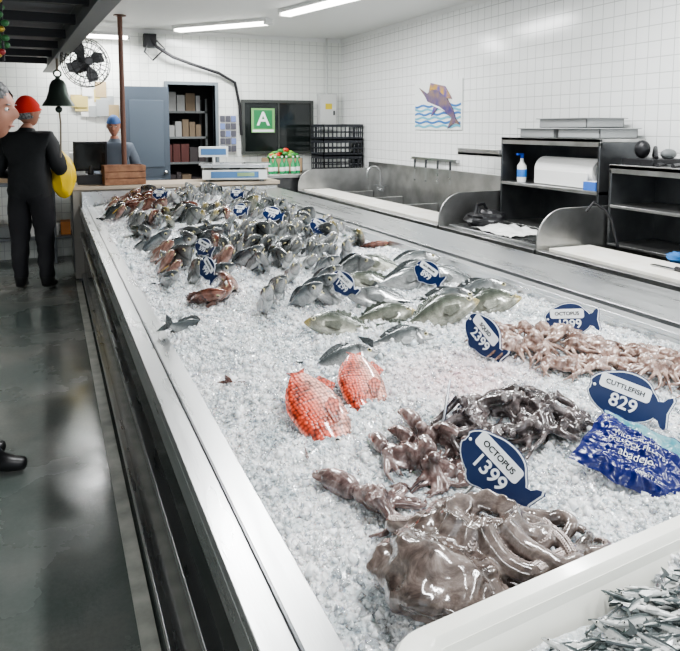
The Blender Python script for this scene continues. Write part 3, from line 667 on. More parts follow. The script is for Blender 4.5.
# ------------------------------------------------------------------ sinks along right wall
XB=3.885
def quarter_panel(b,y,th,m,x0=2.86,x1=XB,z0=.55,z1=1.08,r=.22):
    P=[(x0,z0),(x1,z0),(x1,z1)]+[(x0+r-r*math.sin(R(a)),z1-r+r*math.cos(R(a))) for a in range(0,91,10)]
    b.prism(P,lambda u,v,w:(u,w,v),y,y+th,m)
def station(ya,yb,basin0,basin1):
    b=MB()
    b.box(2.88,2.90,ya,yb,.12,.80,0); b.box(2.86,2.92,ya,yb,.76,.815,0); b.box(2.9,XB,ya,yb,.12,.16,1)
    b.box(3.85,XB,ya,yb,.12,1.16,0); b.box(2.9,3.88,ya,yb,.50,.52,0)
    b.box(3.28,3.30,ya,yb,.52,.81,0)
    b.box(2.92,3.28,ya,yb,.77,.80,0)
    for y in np.arange(ya,yb,.8): b.box(3.30,3.84,y,y+.03,.52,.79,0)
    b.box(3.30,3.84,ya,basin0,.78,.81,0)
    for x in (2.92,3.85):
        for y in (ya+.03,yb-.03): b.cyl((x,y,0),(x,y,.13),.02,0,10)
    quarter_panel(b,yb-.012,.012,0)
    b.box(2.93,3.27,ya+.03,yb-.05,.80,.83,2)
    return b
b=station(4.72,8.08,5.2,8); b.build('fish_cleaning_sink',[STEEL2,DSTEEL,BOARD],bevel=.003)
b=station(3.52,4.70,3.7,4.6); b.build('fish_cleaning_sink',[STEEL2,DSTEEL,STEEL],bevel=.003)
b=station(.6,3.50,.7,3.4); b.build('fish_cleaning_sink',[STEEL2,DSTEEL,BOARD],bevel=.003)
def faucet(y,z=.80):
    b=MB(); b.lathe((3.78,y,z),[(.03,0),(.03,.02),(.014,.03),(.012,.2)],0,14)
    b.tube([(3.78,y,z+.2)]+[(3.78-.09*(1-math.cos(R(a))),y,z+.22+.09*math.sin(R(a))) for a in range(0,181,20)]+[(3.60,y,z+.17)],.011,0,10)
    for s_ in (-.08,.08): b.cyl((3.78,y+s_,z),(3.78,y+s_,z+.06),.014,0); b.box(3.73,3.83,y+s_-.008,y+s_+.008,z+.06,z+.075,0)
    b.cyl((3.78,y-.08,z+.03),(3.78,y+.08,z+.03),.012,0); b.build('sink_faucet',[STEEL])
faucet(7.6,.815)
b=MB(); b.box(3.86,3.9,6.0,6.95,1.24,1.27,0)
for i,y in enumerate((6.1,6.35,6.6,6.85)):
    b.tube([(3.85,y,1.25),(3.85,y,1.16)],.012,1,8); b.box(3.848,3.853,y-.018,y+.018,1.0,1.16,0)
b.build('hanging_fish_knives',[STEEL,DSTEEL])
b=MB()
x0,x1,ya,yb=3.43,3.845,3.56,4.66
for z in (1.14,1.50): b.box(x0,x1,ya,yb,z,z+.025,0)
b.box(x0,x1,ya,ya+.02,.83,1.50,1); b.box(x0,x1,yb-.02,yb,.83,1.50,1); b.box(x1-.015,x1,ya,yb,.83,1.5,1); b.box(x0,x1,ya,yb,.815,.835,0)
b.box(x0,x0+.02,ya,yb,1.47,1.525,0); b.box(x0-.02,x1,yb,yb+.62,1.36,1.385,0); b.box(x0-.02,x0,yb,yb+.62,1.36,1.42,0)
b.build('steel_shelf_unit',[STEEL2,DSTEEL],bevel=.003)
b=MB(); ya,yb=2.45,3.47
b.box(x0,x1,ya,yb,1.33,1.355,0); b.box(x0,x1,yb-.02,yb,.83,1.33,1); b.box(x0,x1,ya,ya+.02,.83,1.33,1); b.box(x1-.015,x1,ya,yb,.83,1.33,1); b.box(x0,x1,ya,yb,1.07,1.09,0); b.box(x0,x1,ya,yb,.815,.832,0); b.box(x0,x0+.02,ya,yb,1.30,1.36,0)
b.build('steel_shelf_unit',[STEEL2,DSTEEL],bevel=.003)
for (y0_,z0_,w_) in ((3.62,1.525,.42),(4.08,1.525,.40),(3.75,1.60,.5)):
    b=MB(); b.box(3.48,3.83,y0_,y0_+w_,z0_,z0_+.01)
    b.box(3.48,3.49,y0_,y0_+w_,z0_,z0_+.07); b.box(3.82,3.83,y0_,y0_+w_,z0_,z0_+.07); b.box(3.48,3.83,y0_,y0_+.01,z0_,z0_+.07); b.box(3.48,3.83,y0_+w_-.01,y0_+w_,z0_,z0_+.07); b.box(3.46,3.85,y0_-.02,y0_+w_+.02,z0_+.066,z0_+.072)
    b.build('grey_bus_tray',[mat('bus_grey',(.32,.33,.33),.45)],bevel=.004)
b=MB(); b.cyl((3.62,3.72,1.275),(3.62,4.34,1.275),.105,0,28); b.cyl((3.62,3.66,1.275),(3.62,4.40,1.275),.02,1,12)
b.box(3.50,3.515,3.75,4.32,1.17,1.28,0)
for y in (3.66,4.38): b.box(3.56,3.68,y,y+.015,1.165,1.29,1)
b.build('paper_towel_roll',[WHITE,STEEL],bevel=.003)
b=MB(); b.lathe((3.52,4.50,1.165),[(.035,0),(.038,.02),(.038,.13),(.015,.165),(.013,.19)],0,16); b.lathe((3.52,4.50,1.205),[(.0385,0),(.0388,.001),(.0388,.06),(.0385,.061)],1,16); b.lathe((3.52,4.50,1.355),[(.015,0),(.015,.025),(.006,.03)],2,12); b.box(3.47,3.53,4.49,4.51,1.38,1.395,2)
b.build('soap_bottle',[WHITE,mat('label_blue',(.05,.2,.6),.4),mat('cap_blue',(.02,.08,.5),.4)])
b=MB(); b.box(3.44,3.54,3.60,3.72,1.165,1.225,0); b.box(3.45,3.53,3.61,3.71,1.225,1.23,1); b.build('blue_glove_box',[mat('box_blue',(.05,.15,.5),.5),WHITE],bevel=.003)
b=MB()
for i in range(7):
    y=2.55+i*.12; b.tube([(3.5,y,1.368),(3.62,y+.05,1.368)],.013,0,8); b.box(3.62,3.80,y+.02,y+.07,1.362,1.367,1,)
b.build('fillet_knives',[BLACK,STEEL])
b=MB(); b.box(3.5,3.8,3.18,3.44,1.357,1.40,0); b.tube([(3.55,3.2,1.41),(3.65,3.3,1.47),(3.75,3.4,1.41)],.014,0,8); b.ell((3.6,3.36,1.46),(.05,.05,.06),0); b.ell((3.7,3.24,1.43),(.06,.04,.035),1)
b.build('knife_sharpener',[BLACK,GREYP],bevel=.003)
b=MB(); b.ell((3.14,4.45,.89),(.15,.17,.07),0,24,14,fn=lump(.35,2.2,3)); b.tube([(3.02,4.4,.93),(3.06,4.45,1.0),(3.16,4.5,1.0),(3.2,4.5,.93)],.012,0,8); b.build('black_bag',[mat('black_bag',(.015,.015,.017),.35,bump=.3,bscale=30)])
b=MB(); n1=26; vs=[]
for j in range(n1):
    for i in range(n1):
        u,v=i/(n1-1),j/(n1-1); vs.append((2.93+.35*u,3.85+.5*v,.836+.05*abs(noise.noise(Vector((u*3,v*3,1))))+.02*abs(noise.noise(Vector((u*9,v*9,2))))))
b.add(vs,[(j*n1+i,j*n1+i+1,(j+1)*n1+i+1,(j+1)*n1+i) for j in range(n1-1) for i in range(n1-1)]); b.build('white_wrapping_paper',[WHITE],fix=False)
b=MB(); b.tube([(3.07,2.5,.843),(3.09,2.62,.843)],.013,0,8); b.box(3.075,3.115,2.62,2.78,.833,.838,1); b.build('fish_knife',[BLACK,STEEL])
b=MB(); b.tube([(3.36,3.30,.83),(3.33,3.33,1.0),(3.30,3.36,1.07),(3.24,3.4,1.12),(3.2,3.42,1.06)],.010,0,8); b.build('spray_hose',[BLACK])
b=MB(); b.ell((3.36,2.84,.845),(.05,.07,.03),0,16,10,fn=lump(.4,2,3)); b.build('blue_cleaning_cloth',[mat('cloth_blue',(.03,.15,.4),.7)])
# ------------------------------------------------------------------ marlin picture
b=MB(); b.box(3.885,3.9,5.95,6.93,1.58,2.10,0)
def mp(u,v,w): return (w,6.93-u*.98,1.58+v*.52)
for k in range(6):
    P=[]
    for i in range(21): u=i/20; P.append((.02+.96*u,.05+.085*k+.02*math.sin(u*22+k*2)))
    Q_=[(u,v+.045) for u,v in P[::-1]]; b.prism(P+Q_,mp,3.880,3.885,1 if k%2 else 4)
body=[(.12,.90),(.30,.76),(.40,.84),(.56,.80),(.72,.64),(.84,.42),(.90,.22),(.985,.10),(.88,.14),(.74,.02),(.82,.24),(.70,.34),(.58,.44),(.44,.50),(.32,.58),(.26,.70)]
b.prism(body,mp,3.872,3.880,2)
b.prism([(.34,.80),(.38,.98),(.50,.94),(.68,.88),(.82,.62),(.72,.64),(.56,.80),(.42,.84)],mp,3.870,3.880,3)
b.prism([(.46,.50),(.40,.28),(.54,.46)],mp,3.870,3.880,3)
b.prism([(.30,.60),(.44,.53),(.58,.47),(.70,.37),(.60,.42),(.44,.50),(.32,.58)],mp,3.868,3.872,0)
b.build('marlin_picture',[mat('tile_white',(.80,.82,.80),.2),mat('pic_blue',(.05,.18,.45),.3),mat('marlin_purple',(.06,.045,.20),.3,col2=(.22,.15,.12),nscale=10),mat('marlin_fin',(.50,.30,.04),.3,col2=(.08,.06,.3),nscale=9),mat('pic_cyan',(.15,.42,.55),.3)],fix=True)
# ------------------------------------------------------------------ back wall items
b=MB(); b.box(2.41,3.44,9.06,9.1,1.24,1.98,0); b.box(2.45,3.40,9.05,9.062,1.28,1.94,1)
b.box(2.41,3.44,9.03,9.05,1.24,1.28,0); b.box(2.41,3.44,9.03,9.05,1.94,1.98,0); b.box(2.41,2.45,9.03,9.05,1.28,1.94,0); b.box(3.40,3.44,9.03,9.05,1.28,1.94,0); b.box(2.92,2.94,9.035,9.05,1.28,1.94,0)
b.build('window_1',[mat('window_frame_dark',(.05,.055,.05),.4),mat('dark_glass',(.012,.016,.015),.05)])
g_=empty('grade_sign',(2.70,9.02,1.70)); b=MB(); b.box(-.165,.165,-.004,.004,-.165,.165,0); b.box(-.13,.13,-.006,-.004,-.11,.14,1); b.box(-.15,.15,-.006,-.004,-.155,-.125,2)
b.build('sign_plate',[mat('sign_green',(.20,.42,.16),.4),mat('sign_green_dark',(.03,.22,.08),.4),WHT],parent=g_)
text('sign_letter','A',.26,WHT,g_,Matrix.Translation((0,-.008,.015))@Matrix.Rotation(R(90),4,'X'))
b=MB(); b.box(3.52,3.78,8.98,9.1,1.57,2.08,0); b.box(3.535,3.765,8.975,8.98,1.585,2.065,1); b.box(3.60,3.70,8.972,8.976,1.86,1.94,2); b.cyl((3.65,9.05,2.08),(3.65,9.05,2.85),.015,0,10); b.box(3.72,3.74,8.965,8.976,1.78,1.84,3)
b.build('electrical_panel',[mat('panel_grey',(.55,.56,.55),.4),mat('panel_door',(.62,.63,.61),.4),mat('warn_yellow',(.7,.55,.05),.4),BLACK],bevel=.003)
b=MB(); b.box(2.10,2.34,9.07,9.1,1.26,1.78,0)
for i in range(5):
    for j in range(3): b.box(2.115+j*.075,2.18+j*.075,9.05,9.07,1.28+i*.1,1.36+i*.1,1 if (i+j)%3 else 2)
b.build('card_rack',[mat('rack_white',(.65,.65,.62),.5),mat('card_dark',(.08,.08,.1),.5),mat('card_blue',(.15,.2,.4),.5)])
random.seed(9)
b=MB()
for i in range(12):
    x=.26+random.uniform(0,.5); z=1.70+random.uniform(0,.36); b.box(x,x+random.uniform(.10,.18),9.09-.002*i,9.1,z,z+random.uniform(.12,.22),i%4)
b.build('wall_notices',[WHITE,mat('paper_tan',(.45,.35,.2),.7),mat('paper_yel',(.6,.5,.2),.7),mat('paper_grey',(.4,.42,.42),.7)],fix=True)
b=MB(); b.tube([(1.22,9.0,2.74),(1.3,8.97,2.62),(1.5,8.97,2.5),(1.75,9.0,2.42),(2.1,9.02,2.32),(2.32,9.03,2.2),(2.38,9.04,1.9),(2.4,9.04,1.5)],.02,0,8)
b.tube([(1.22,9.0,2.74),(1.15,8.98,2.55),(1.25,8.98,2.45),(1.4,8.98,2.6),(1.3,8.98,2.7)],.012,0,8); b.box(1.15,1.3,8.98,9.1,2.62,2.78,0)
b.build('wall_cable',[BLACK])
def crate(b,x0,x1,y0,y1,z0,h,m):
    b.box(x0,x1,y0,y1,z0,z0+.015,m)
    for (a0,a1,c0,c1) in ((x0,x1,y0,y0+.01),(x0,x1,y1-.01,y1),(x0,x0+.01,y0,y1),(x1-.01,x1,y0,y1)):
        b.box(a0,a1,c0,c1,z0+h-.035,z0+h,m); b.box(a0,a1,c0,c1,z0,z0+.035,m); b.box(a0,a1,c0,c1,z0+h*.5-.008,z0+h*.5+.008,m)
        lx,ly=a1-a0,c1-c0; L_=max(lx,ly); k=int(L_/.06)
        for i in range(k+1):
            t=i/k
            if lx>ly: xx=a0+(lx-.012)*t; b.box(xx,xx+.012,c0,c1,z0,z0+h,m)
            else: yy=c0+(ly-.012)*t; b.box(a0,a1,yy,yy+.012,z0,z0+h,m)
b=MB()
for z in (1.02,1.23,1.44): crate(b,3.30,3.87,8.30,8.75,z,.205,0)
b.build('plastic_crate_stack',[mat('crate_black',(.03,.033,.04),.4)])
b=MB(); b.box(2.45,3.88,8.15,8.95,.97,1.015,0); b.box(2.5,3.85,8.2,8.93,.1,.97,1)
for x in (2.55,3.8):
    for y in (8.25,8.88): b.cyl((x,y,0),(x,y,.1),.02,0,10)
b.build('back_work_table',[STEEL2,DSTEEL],bevel=.003)
b=MB(); b.box(.20,2.40,7.46,8.0,.04,.96,1); b.box(.16,2.42,7.44,8.02,.96,1.0,0); b.box(.24,2.36,7.5,7.95,0,.04,2); b.box(.19,.20,7.5,7.96,.1,.9,2)
b.build('end_cabinet',[mat('cabinet_top',(.45,.38,.30),.4),mat('cabinet_side',(.32,.30,.27),.5),DSTEEL],bevel=.004)
sc_=empty('market_scale',(1.95,7.66,1.0)); sc_.rotation_euler=(0,0,R(-14)); sc_.scale=(1.2,1.2,1.2)
b=MB(); b.box(-.30,.30,-.17,.17,.02,.11,0); b.box(-.31,.31,-.18,.18,.13,.155,1); b.cyl((0,0,.1),(0,0,.14),.05,2)
b.box(-.33,.33,-.19,.19,.155,.165,1)
for x in (-.25,.25):
    for y in (-.13,.13): b.cyl((x,y,0),(x,y,.025),.02,2,10)
b.box(-.22,.22,-.178,-.17,.035,.095,3); b.box(.02,.18,-.182,-.177,.05,.085,4)
b.cyl((-.2,.12,.15),(-.2,.12,.24),.015,0); b.box(-.34,-.06,.10,.15,.22,.32,0); b.box(-.32,-.08,.094,.10,.24,.30,3)
b.build('scale_body',[mat('scale_white',(.70,.72,.70),.35),STEEL,GREYP,mat('scale_panel_blue',(.08,.18,.35),.4),mat('lcd',(.25,.35,.2),.2)],parent=sc_,bevel=.004)
b=MB(); M_=Matrix.Translation((.72,7.6,1.0))@Matrix.Rotation(R(3),4,'Z')
for z in (.0,.07,.14): b.box(-.21,.21,-.13,-.115,z+.003,z+.065,0,M_); b.box(-.21,.21,.115,.13,z+.003,z+.065,0,M_)
for s_ in (-.21,.195): b.box(s_,s_+.015,-.115,.115,0.003,.205,0,M_)
b.box(-.2,.2,-.12,.12,.0,.012,0,M_); b.build('wooden_crate',[WOOD],bevel=.002)
b=MB(); b.box(.26,.56,7.68,7.92,1.0,1.10,0); M_=Matrix.Translation((.40,7.78,1.28))@Matrix.Rotation(R(12),4,'X'); b.box(-.17,.17,-.02,.02,-.14,.18,0,M_); b.box(-.15,.15,-.024,-.02,-.12,.16,1,M_); b.cyl((.40,7.8,1.08),(.40,7.8,1.2),.03,0)
b.build('cash_register',[BLACK,BLKSH],bevel=.005)
b=MB(); b.cyl((.78,8.1,0),(.78,8.1,2.85),.028,0,14); b.lathe((.78,8.1,0),[(.08,0),(.08,.01),(.03,.02)],0); b.lathe((.78,8.1,2.83),[(.03,0),(.07,.01),(.07,.02)],0); b.build('support_pole',[mat('rust_brown',(.13,.06,.04),.5)])
GB=mat('green_bottle',(.04,.30,.12),.15)
b=MB(); random.seed(2)
for i in range(6):
    x=2.58+.075*i; y=8.3+.05*(i%2); b.lathe((x,y,1.015),[(.03,0),(.033,.02),(.033,.12),(.012,.17),(.012,.21)],0,12); b.lathe((x,y,1.222),[(.014,0),(.014,.02)],1,10); b.lathe((x,y,1.05),[(.0335,0),(.0338,.001),(.0338,.05),(.0335,.051)],2,12)
b.build('green_sauce_bottles',[GB,WHITE,WHITE])
b=MB(); b.box(2.62,3.08,8.5,8.85,1.015,1.03,0)
for (a0,a1,c0,c1) in ((2.62,3.08,8.5,8.51),(2.62,3.08,8.84,8.85),(2.62,2.63,8.5,8.85),(3.07,3.08,8.5,8.85)): b.box(a0,a1,c0,c1,1.015,1.2,0)
for i in range(60):
    x,y=random.uniform(2.67,3.03),random.uniform(8.55,8.8); b.ell((x,y,1.17+random.uniform(0,.16)*(1-abs(x-2.85)/.3)),(.045,.035,.03),random.choice((1,1,2,3)),8,6)
b.build('produce_box',[mat('carton_brn',(.4,.28,.17),.7),mat('leaf_green',(.06,.25,.06),.5),mat('tomato_red',(.55,.05,.03),.3),mat('lime',(.25,.5,.08),.4)])
b=MB(); b.box(-1.2,.80,8.6,9.05,.93,.97,0)
for x in (-1.1,0,.70):
    for y in (8.65,9.0): b.box(x,x+.04,y-.02,y+.02,0,.93,0)
b.box(-1.2,.80,8.62,9.03,.3,.33,0)
random.seed(14); x=-1.1
while x<.6:
    w=random.uniform(.1,.2); h=random.uniform(.1,.35)
    b.box(x,x+w,8.7,8.95,.97,.97+h,random.choice((1,2,3,4)))
    b.box(x,x+w,8.7,8.95,.33,.33+h,random.choice((1,2,3,4))); x+=w+.02
b.build('packing_table',[DSTEEL,WHITE,mat('carton3',(.4,.3,.2),.7),GREYP,mat('carton_orange',(.5,.2,.06),.6)],bevel=.003)
# ------------------------------------------------------------------ canopy, fan, bell
b=MB(); gm=mat('canopy_steel',(.20,.21,.21),.45,.3)
b.box(.12,.22,.8,8.2,2.30,2.315,0); b.box(.16,.18,.8,8.2,2.315,2.43,0); b.box(.12,.22,.8,8.2,2.43,2.445,0)
b.box(-1.9,-1.8,.8,8.2,2.30,2.44,0)
for y in np.arange(1.0,8.2,.75): b.box(-1.9,.14,y,y+.05,2.36,2.42,1)
for x in (-1.4,-.9,-.4): b.box(x,x+.03,.8,8.2,2.40,2.44,2)
b.box(-1.9,.14,.8,8.2,2.445,2.455,3)
for y in (1.2,4.5,8.0):
    for x in (.17,-1.85): b.cyl((x,y,2.44),(x,y,2.95),.01,0,8)
b.build('overhead_canopy_frame',[gm,mat('canopy_dark',(.03,.03,.033),.5),mat('canopy_wood',(.22,.19,.17),.6),mat('canopy_sheet',(.17,.17,.18),.6)],loc=(.32,0,-.10),rot=(0,0,R(3.3)))
fn=empty('caged_fan',(.30,6.0,2.13)); fn.rotation_euler=(R(-8),0,R(20)); b=MB()
for y in (-.06,.06):
    for r_ in (.2,.15,.1): b.tube([(r_*math.cos(R(a)),y*(1 if r_<.2 else .3)*(1.2 if r_<.12 else 1),r_*math.sin(R(a))) for a in range(0,361,15)],.004,0,5,False)
    for a in range(0,360,15): b.tube([(.2*math.cos(R(a)),y*.3,.2*math.sin(R(a))),(.15*math.cos(R(a)),y,.15*math.sin(R(a))),(.03*math.cos(R(a)),y*1.25,.03*math.sin(R(a)))],.003,0,5)
for k in range(4):
    a=R(k*90+20); P=[(math.cos(a+da)*r_,math.sin(a+da)*r_) for r_,da in ((.03,-.2),(.10,-.35),(.165,-.25),(.17,.2),(.12,.5),(.03,.5))]
    b.prism(P,lambda u,v,w:(u,w+.02*math.sin(4*(u*math.sin(a)-v*math.cos(a))),v),-.004,.002,1)
b.cyl((0,-.07,0),(0,.05,0),.035,1,16); b.cyl((0,.05,0),(0,.16,0),.06,1,16); b.tube([(0,.13,0),(0,.14,.12),(-.14,.1,.11)],.014,1,8)
b.build('fan_parts',[BLACK,mat('fan_blade',(.03,.03,.033),.4)],parent=fn)
bl=MB(); bx,by,bz=.09,6.5,1.79
bl.lathe((bx,by,bz),[(.135,0),(.13,.015),(.10,.06),(.08,.12),(.07,.18),(.05,.22),(.02,.235),(.02,.26)],0,28)
bl.tube([(bx+.03*math.cos(R(a)),by,bz+.28+.03*math.sin(R(a))) for a in range(0,361,30)],.008,0,6)
bl.tube([(bx,by,bz+.30),(bx,by,2.20)],.01,1,6); bl.tube([(bx,by,bz+.02),(bx+.01,by,bz-.15),(bx,by,bz-.45)],.008,1,6); bl.ell((bx,by,bz-.03),.03,0)
bl.build('hanging_bell',[mat('bell_bronze',(.05,.065,.055),.4,.7),mat('rope',(.2,.17,.13),.8)])
b=MB(); random.seed(4)
for i in range(34):
    z=1.88+i*.011; b.ell((-.15+random.uniform(-.03,.02),3.0+random.uniform(-.04,.04),z),(.016,.016,.013),random.choice((0,0,1,2,3)),8,6)
b.tube([(-.15,3.0,1.86),(-.15,3.0,2.27)],.005,3,6); b.build('hanging_garland',[mat('gar_red',(.35,.03,.03),.4),mat('gar_green',(.04,.15,.05),.5),mat('gar_gold',(.4,.28,.05),.3,.5),BLACK])
# ------------------------------------------------------------------ lights
def fixture(p0,p1,power,w=.16,z=CH-.06):
    p0=Vector((p0[0],p0[1],0));p1=Vector((p1[0],p1[1],0)); c=(p0+p1)/2; L=(p1-p0).length; a=math.atan2((p1-p0).y,(p1-p0).x)
    e=empty('fluorescent_light',(c.x,c.y,z)); e.rotation_euler=(0,0,a)
    b=MB(); b.box(-L/2,L/2,-w/2,w/2,.02,.06,0); b.box(-L/2+.03,L/2-.03,-w/2+.02,w/2-.02,-.01,.02,1); b.box(-L/2,-L/2+.03,-w/2,w/2,-.015,.02,0); b.box(L/2-.03,L/2,-w/2,w/2,-.015,.02,0)
    b.build('fixture_body',[PAINTW,LAMP],parent=e,bevel=.004)
    l=bpy.data.lights.new('lamp','AREA'); l.shape='RECTANGLE'; l.size=L*.95; l.size_y=w*.8; l.energy=power*1.45; l.color=(.98,.99,1)
    lo=bpy.data.objects.new('lamp',l); C.objects.link(lo); lo.parent=e; lo.location=(0,0,-.018)
fixture((1.50,8.70),(2.38,7.66),30); fixture((2.36,7.06),(2.66,5.8),38); fixture((.1,8.75),(.95,8.75),20,z=2.68)
fixture((1.1,4.6),(1.1,3.4),34); fixture((2.7,3.6),(2.7,2.4),40); fixture((1.1,1.6),(1.1,.4),30); fixture((2.7,.6),(2.7,-.6),30); fixture((-1,-.4),(-1,-1.6),22); fixture((-2.6,6),(-2.6,4.8),28); fixture((-2.6,3),(-2.6,1.8),28)  # unseen fixtures, added only to light the counter and room
w=bpy.data.worlds.new('world'); bpy.context.scene.world=w; w.use_nodes=True
w.node_tree.nodes['Background'].inputs[0].default_value=(.86,.93,1,1); w.node_tree.nodes['Background'].inputs[1].default_value=1.8
# ------------------------------------------------------------------ people
def head_mesh(b,c,M,hair=None,cap=None,skin=0,hs=1.0,glasses=False):
    def fn(u,v):
        g=lambda x0,z0,s: math.exp(-(((u.x-x0)/s)**2+((u.z-z0)/s)**2))
        v=Vector(v)
        if u.z<0: v.x*=1+.28*u.z
        if u.z<-.2 and u.y<0: v.y*=1+.5*(u.z+.2)
        if u.y>0:
            v.y+=.028*g(0,-.12,.17)+.010*g(0,.08,.12)+.008*g(0,-.50,.16)+.012*g(0,-.86,.2)
            v.y-=.014*(g(.36,.08,.17)+g(-.36,.08,.17)); v.y+=.008*(g(.34,.28,.18)+g(-.34,.28,.18))
            v.y-=.006*g(0,-.36,.1)
        return v*hs
    b.ell(c,(.076,.094,.122),skin,40,34,M=M,fn=fn)
    T=lambda x,y,z: Vector(c)+M@(Vector((x,y,z))*hs)
    for s_ in (-1,1):
        b.ell(T(s_*.027,.078,.010),(.012*hs,.010*hs,.009*hs),4,10,8,M=M); b.ell(T(s_*.027,.0865,.010),(.005*hs,.003*hs,.005*hs),5,8,6,M=M)
        b.ell(T(s_*.029,.086,.030),(.017*hs,.006*hs,.004*hs),3,10,6,M=M)
        b.ell(T(s_*.077,-.008,.0),(.010*hs,.020*hs,.032*hs),skin,10,8,M=M)
    b.ell(T(0,.092,-.060),(.022*hs,.006*hs,.0045*hs),6,12,6,M=M)
    def shell(k,cond,mi):
        vs=[];seg=40;rg=30
        grid={}
        for i in range(rg+1):
            ph=-math.pi/2+math.pi*i/rg
            for j in range(seg):
                a=2*math.pi*j/seg; u=Vector((math.cos(ph)*math.cos(a),math.cos(ph)*math.sin(a),math.sin(ph)))
                vv=fn(u,Vector((u.x*.076,u.y*.094,u.z*.122)))
                kk=k+(.05*noise.noise(u*7) if mi==3 else 0)
                vs.append(Vector(c)+M@(vv*kk)); grid[(i,j)]=cond(u)
        fs=[(i*seg+j,i*seg+(j+1)%seg,(i+1)*seg+(j+1)%seg,(i+1)*seg+j) for i in range(rg) for j in range(seg) if grid[(i,j)] and grid[(i,(j+1)%seg)] and grid[(i+1,j)]]
        b.add(vs,fs,mi)
    if hair: shell(1.08,hair,3)
    if cap: shell(1.15,cap,7)
def hand(V,E,Rd,w,d,s,up,add,hold=.5):
    d=Vector(d).normalized(); s=Vector(s).normalized()
    base=Vector(V[w]); palm=add(base+d*.05,w,.030,.018)
    for k,(off,L) in enumerate(((-.030,.066),(-.010,.076),(.010,.072),(.028,.056))):
        th=R(25+hold*25)
        p=base+d*.085+s*off; pr=add(p,palm,.0105)
        for q in range(3):
            dd=(d*math.cos(th)+Vector(up)*math.sin(th)).normalized(); p=p+dd*L*(.42,.32,.26)[q]; pr=add(p,pr,.0085-.0012*q); th+=R(20+hold*35)
    t=add(base+d*.035-s*.035,palm,.012); t=add(base+d*.06-s*.055,t,.0105); add(base+d*.088-s*.058+Vector(up)*.012,t,.009)
def person(name,loc,rz,J,mats,matfn,headrot=(0,0,0),hair=None,cap=None,sc=1.0,hold=(0,.5),bulk=1.0,leg=1.0,hs=1.0):
    V=[];E=[];Rd=[]
    def add(p,par,r,r2=None):
        V.append(tuple(p)); Rd.append((r,r2 or r))
        if par is not None: E.append((par,len(V)-1))
        return len(V)-1
    k_=bulk
    pv=add(J['pelvis'],None,.150*k_,.115*k_)
    sp=add(J['spine'],pv,.150*k_,.115*k_); ch=add(J['chest'],sp,.170*k_,.122*k_); nb=add(J['nb'],ch,.088*k_,.078*k_); nk=add(J['neck'],nb,.056); add(Vector(J['head'])+Vector((0,0,-.06)),nk,.052)
    hands=[]
    for s_ in ('L','R'):
        a=add(J['sh'+s_],ch,.080*k_); mid=(Vector(J['sh'+s_])+Vector(J['el'+s_]))/2; m_=add(mid,a,.068*k_); el=add(J['el'+s_],m_,.056*k_); mid=(Vector(J['el'+s_])+Vector(J['wr'+s_]))/2; m_=add(mid,el,.049*k_); wr=add(J['wr'+s_],m_,.034,.028)
        d=Vector(J['wr'+s_])-Vector(J['el'+s_]); up=Vector(J['up'+s_]); side=d.cross(up)
        if s_=='L': side=-side
        hands.append((Vector(J['wr'+s_]),wr)); hand(V,E,Rd,wr,d,side,up,add,hold[0 if s_=='L' else 1])
        h=add(J['hp'+s_],pv,.108*leg); mid=(Vector(J['hp'+s_])*.5+Vector(J['kn'+s_])*.5); m_=add(mid,h,.098*leg); k=add(J['kn'+s_],m_,.074*leg); mid=(Vector(J['kn'+s_])*.6+Vector(J['an'+s_])*.4); m_=add(mid,k,.069*leg); an=add(J['an'+s_],m_,.054*leg)
        tf=Vector(J['to'+s_])-Vector(J['an'+s_]); tf.z=0; tf.normalize()
        add(Vector(J['an'+s_])-tf*.035+Vector((0,0,-.05)),an,.036)
        bl_=add(Vector(J['to'+s_])-tf*.08+Vector((0,0,.012)),an,.044,.040); add(J['to'+s_],bl_,.038,.028)
    me=bpy.data.meshes.new(name); me.from_pydata(V,E,[]); o=bpy.data.objects.new(name+'_tmp',me); C.objects.link(o)
    sk=o.modifiers.new('skin','SKIN'); sk.use_smooth_shade=True
    for i,r in enumerate(Rd): me.skin_vertices[0].data[i].radius=r
    me.skin_vertices[0].data[0].use_root=True
    ss=o.modifiers.new('s','SUBSURF'); ss.levels=2; ss.render_levels=2
    dg=bpy.context.evaluated_depsgraph_get(); dg.update()
    me2=bpy.data.meshes.new_from_object(o.evaluated_get(dg)); bpy.data.objects.remove(o)
    b=MB(); vv=[v.co.copy() for v in me2.vertices]
    for v in vv:
        if v.z>.12:
            k=.014*noise.noise(Vector((v.x*9,v.y*9,v.z*14))); v.x+=k; v.y+=k
        v.z=max(v.z,.002)
    for p in me2.polygons:
        b.f.append(tuple(p.vertices)); b.m.append(matfn(p.center,hands))
    b.v=[tuple(v) for v in vv]
    HM=Euler([R(x) for x in headrot]).to_matrix()
    head_mesh(b,Vector(J['head'])+Vector((0,.015,.045)),HM,hair=hair,cap=cap,hs=hs)
    e=b.build(name,mats,fix=False,loc=loc,rot=(0,0,rz)); e.scale=(sc,)*3
    return e
def std(**k):
    J=dict(pelvis=(0,0,.97),spine=(0,0,1.14),chest=(0,0,1.34),nb=(0,0,1.49),neck=(0,.005,1.55),head=(0,.015,1.64),
     shL=(-.18,0,1.42),shR=(.18,0,1.42),elL=(-.27,-.03,1.14),elR=(.27,-.03,1.14),wrL=(-.27,.08,.90),wrR=(.27,.08,.90),upL=(1,0,0),upR=(-1,0,0),
     hpL=(-.095,0,.92),hpR=(.095,0,.92),knL=(-.115,.02,.50),knR=(.115,.02,.50),anL=(-.12,-.02,.095),anR=(.12,-.02,.095),toL=(-.14,.17,.034),toR=(.14,.17,.034))
    J.update(k); return J
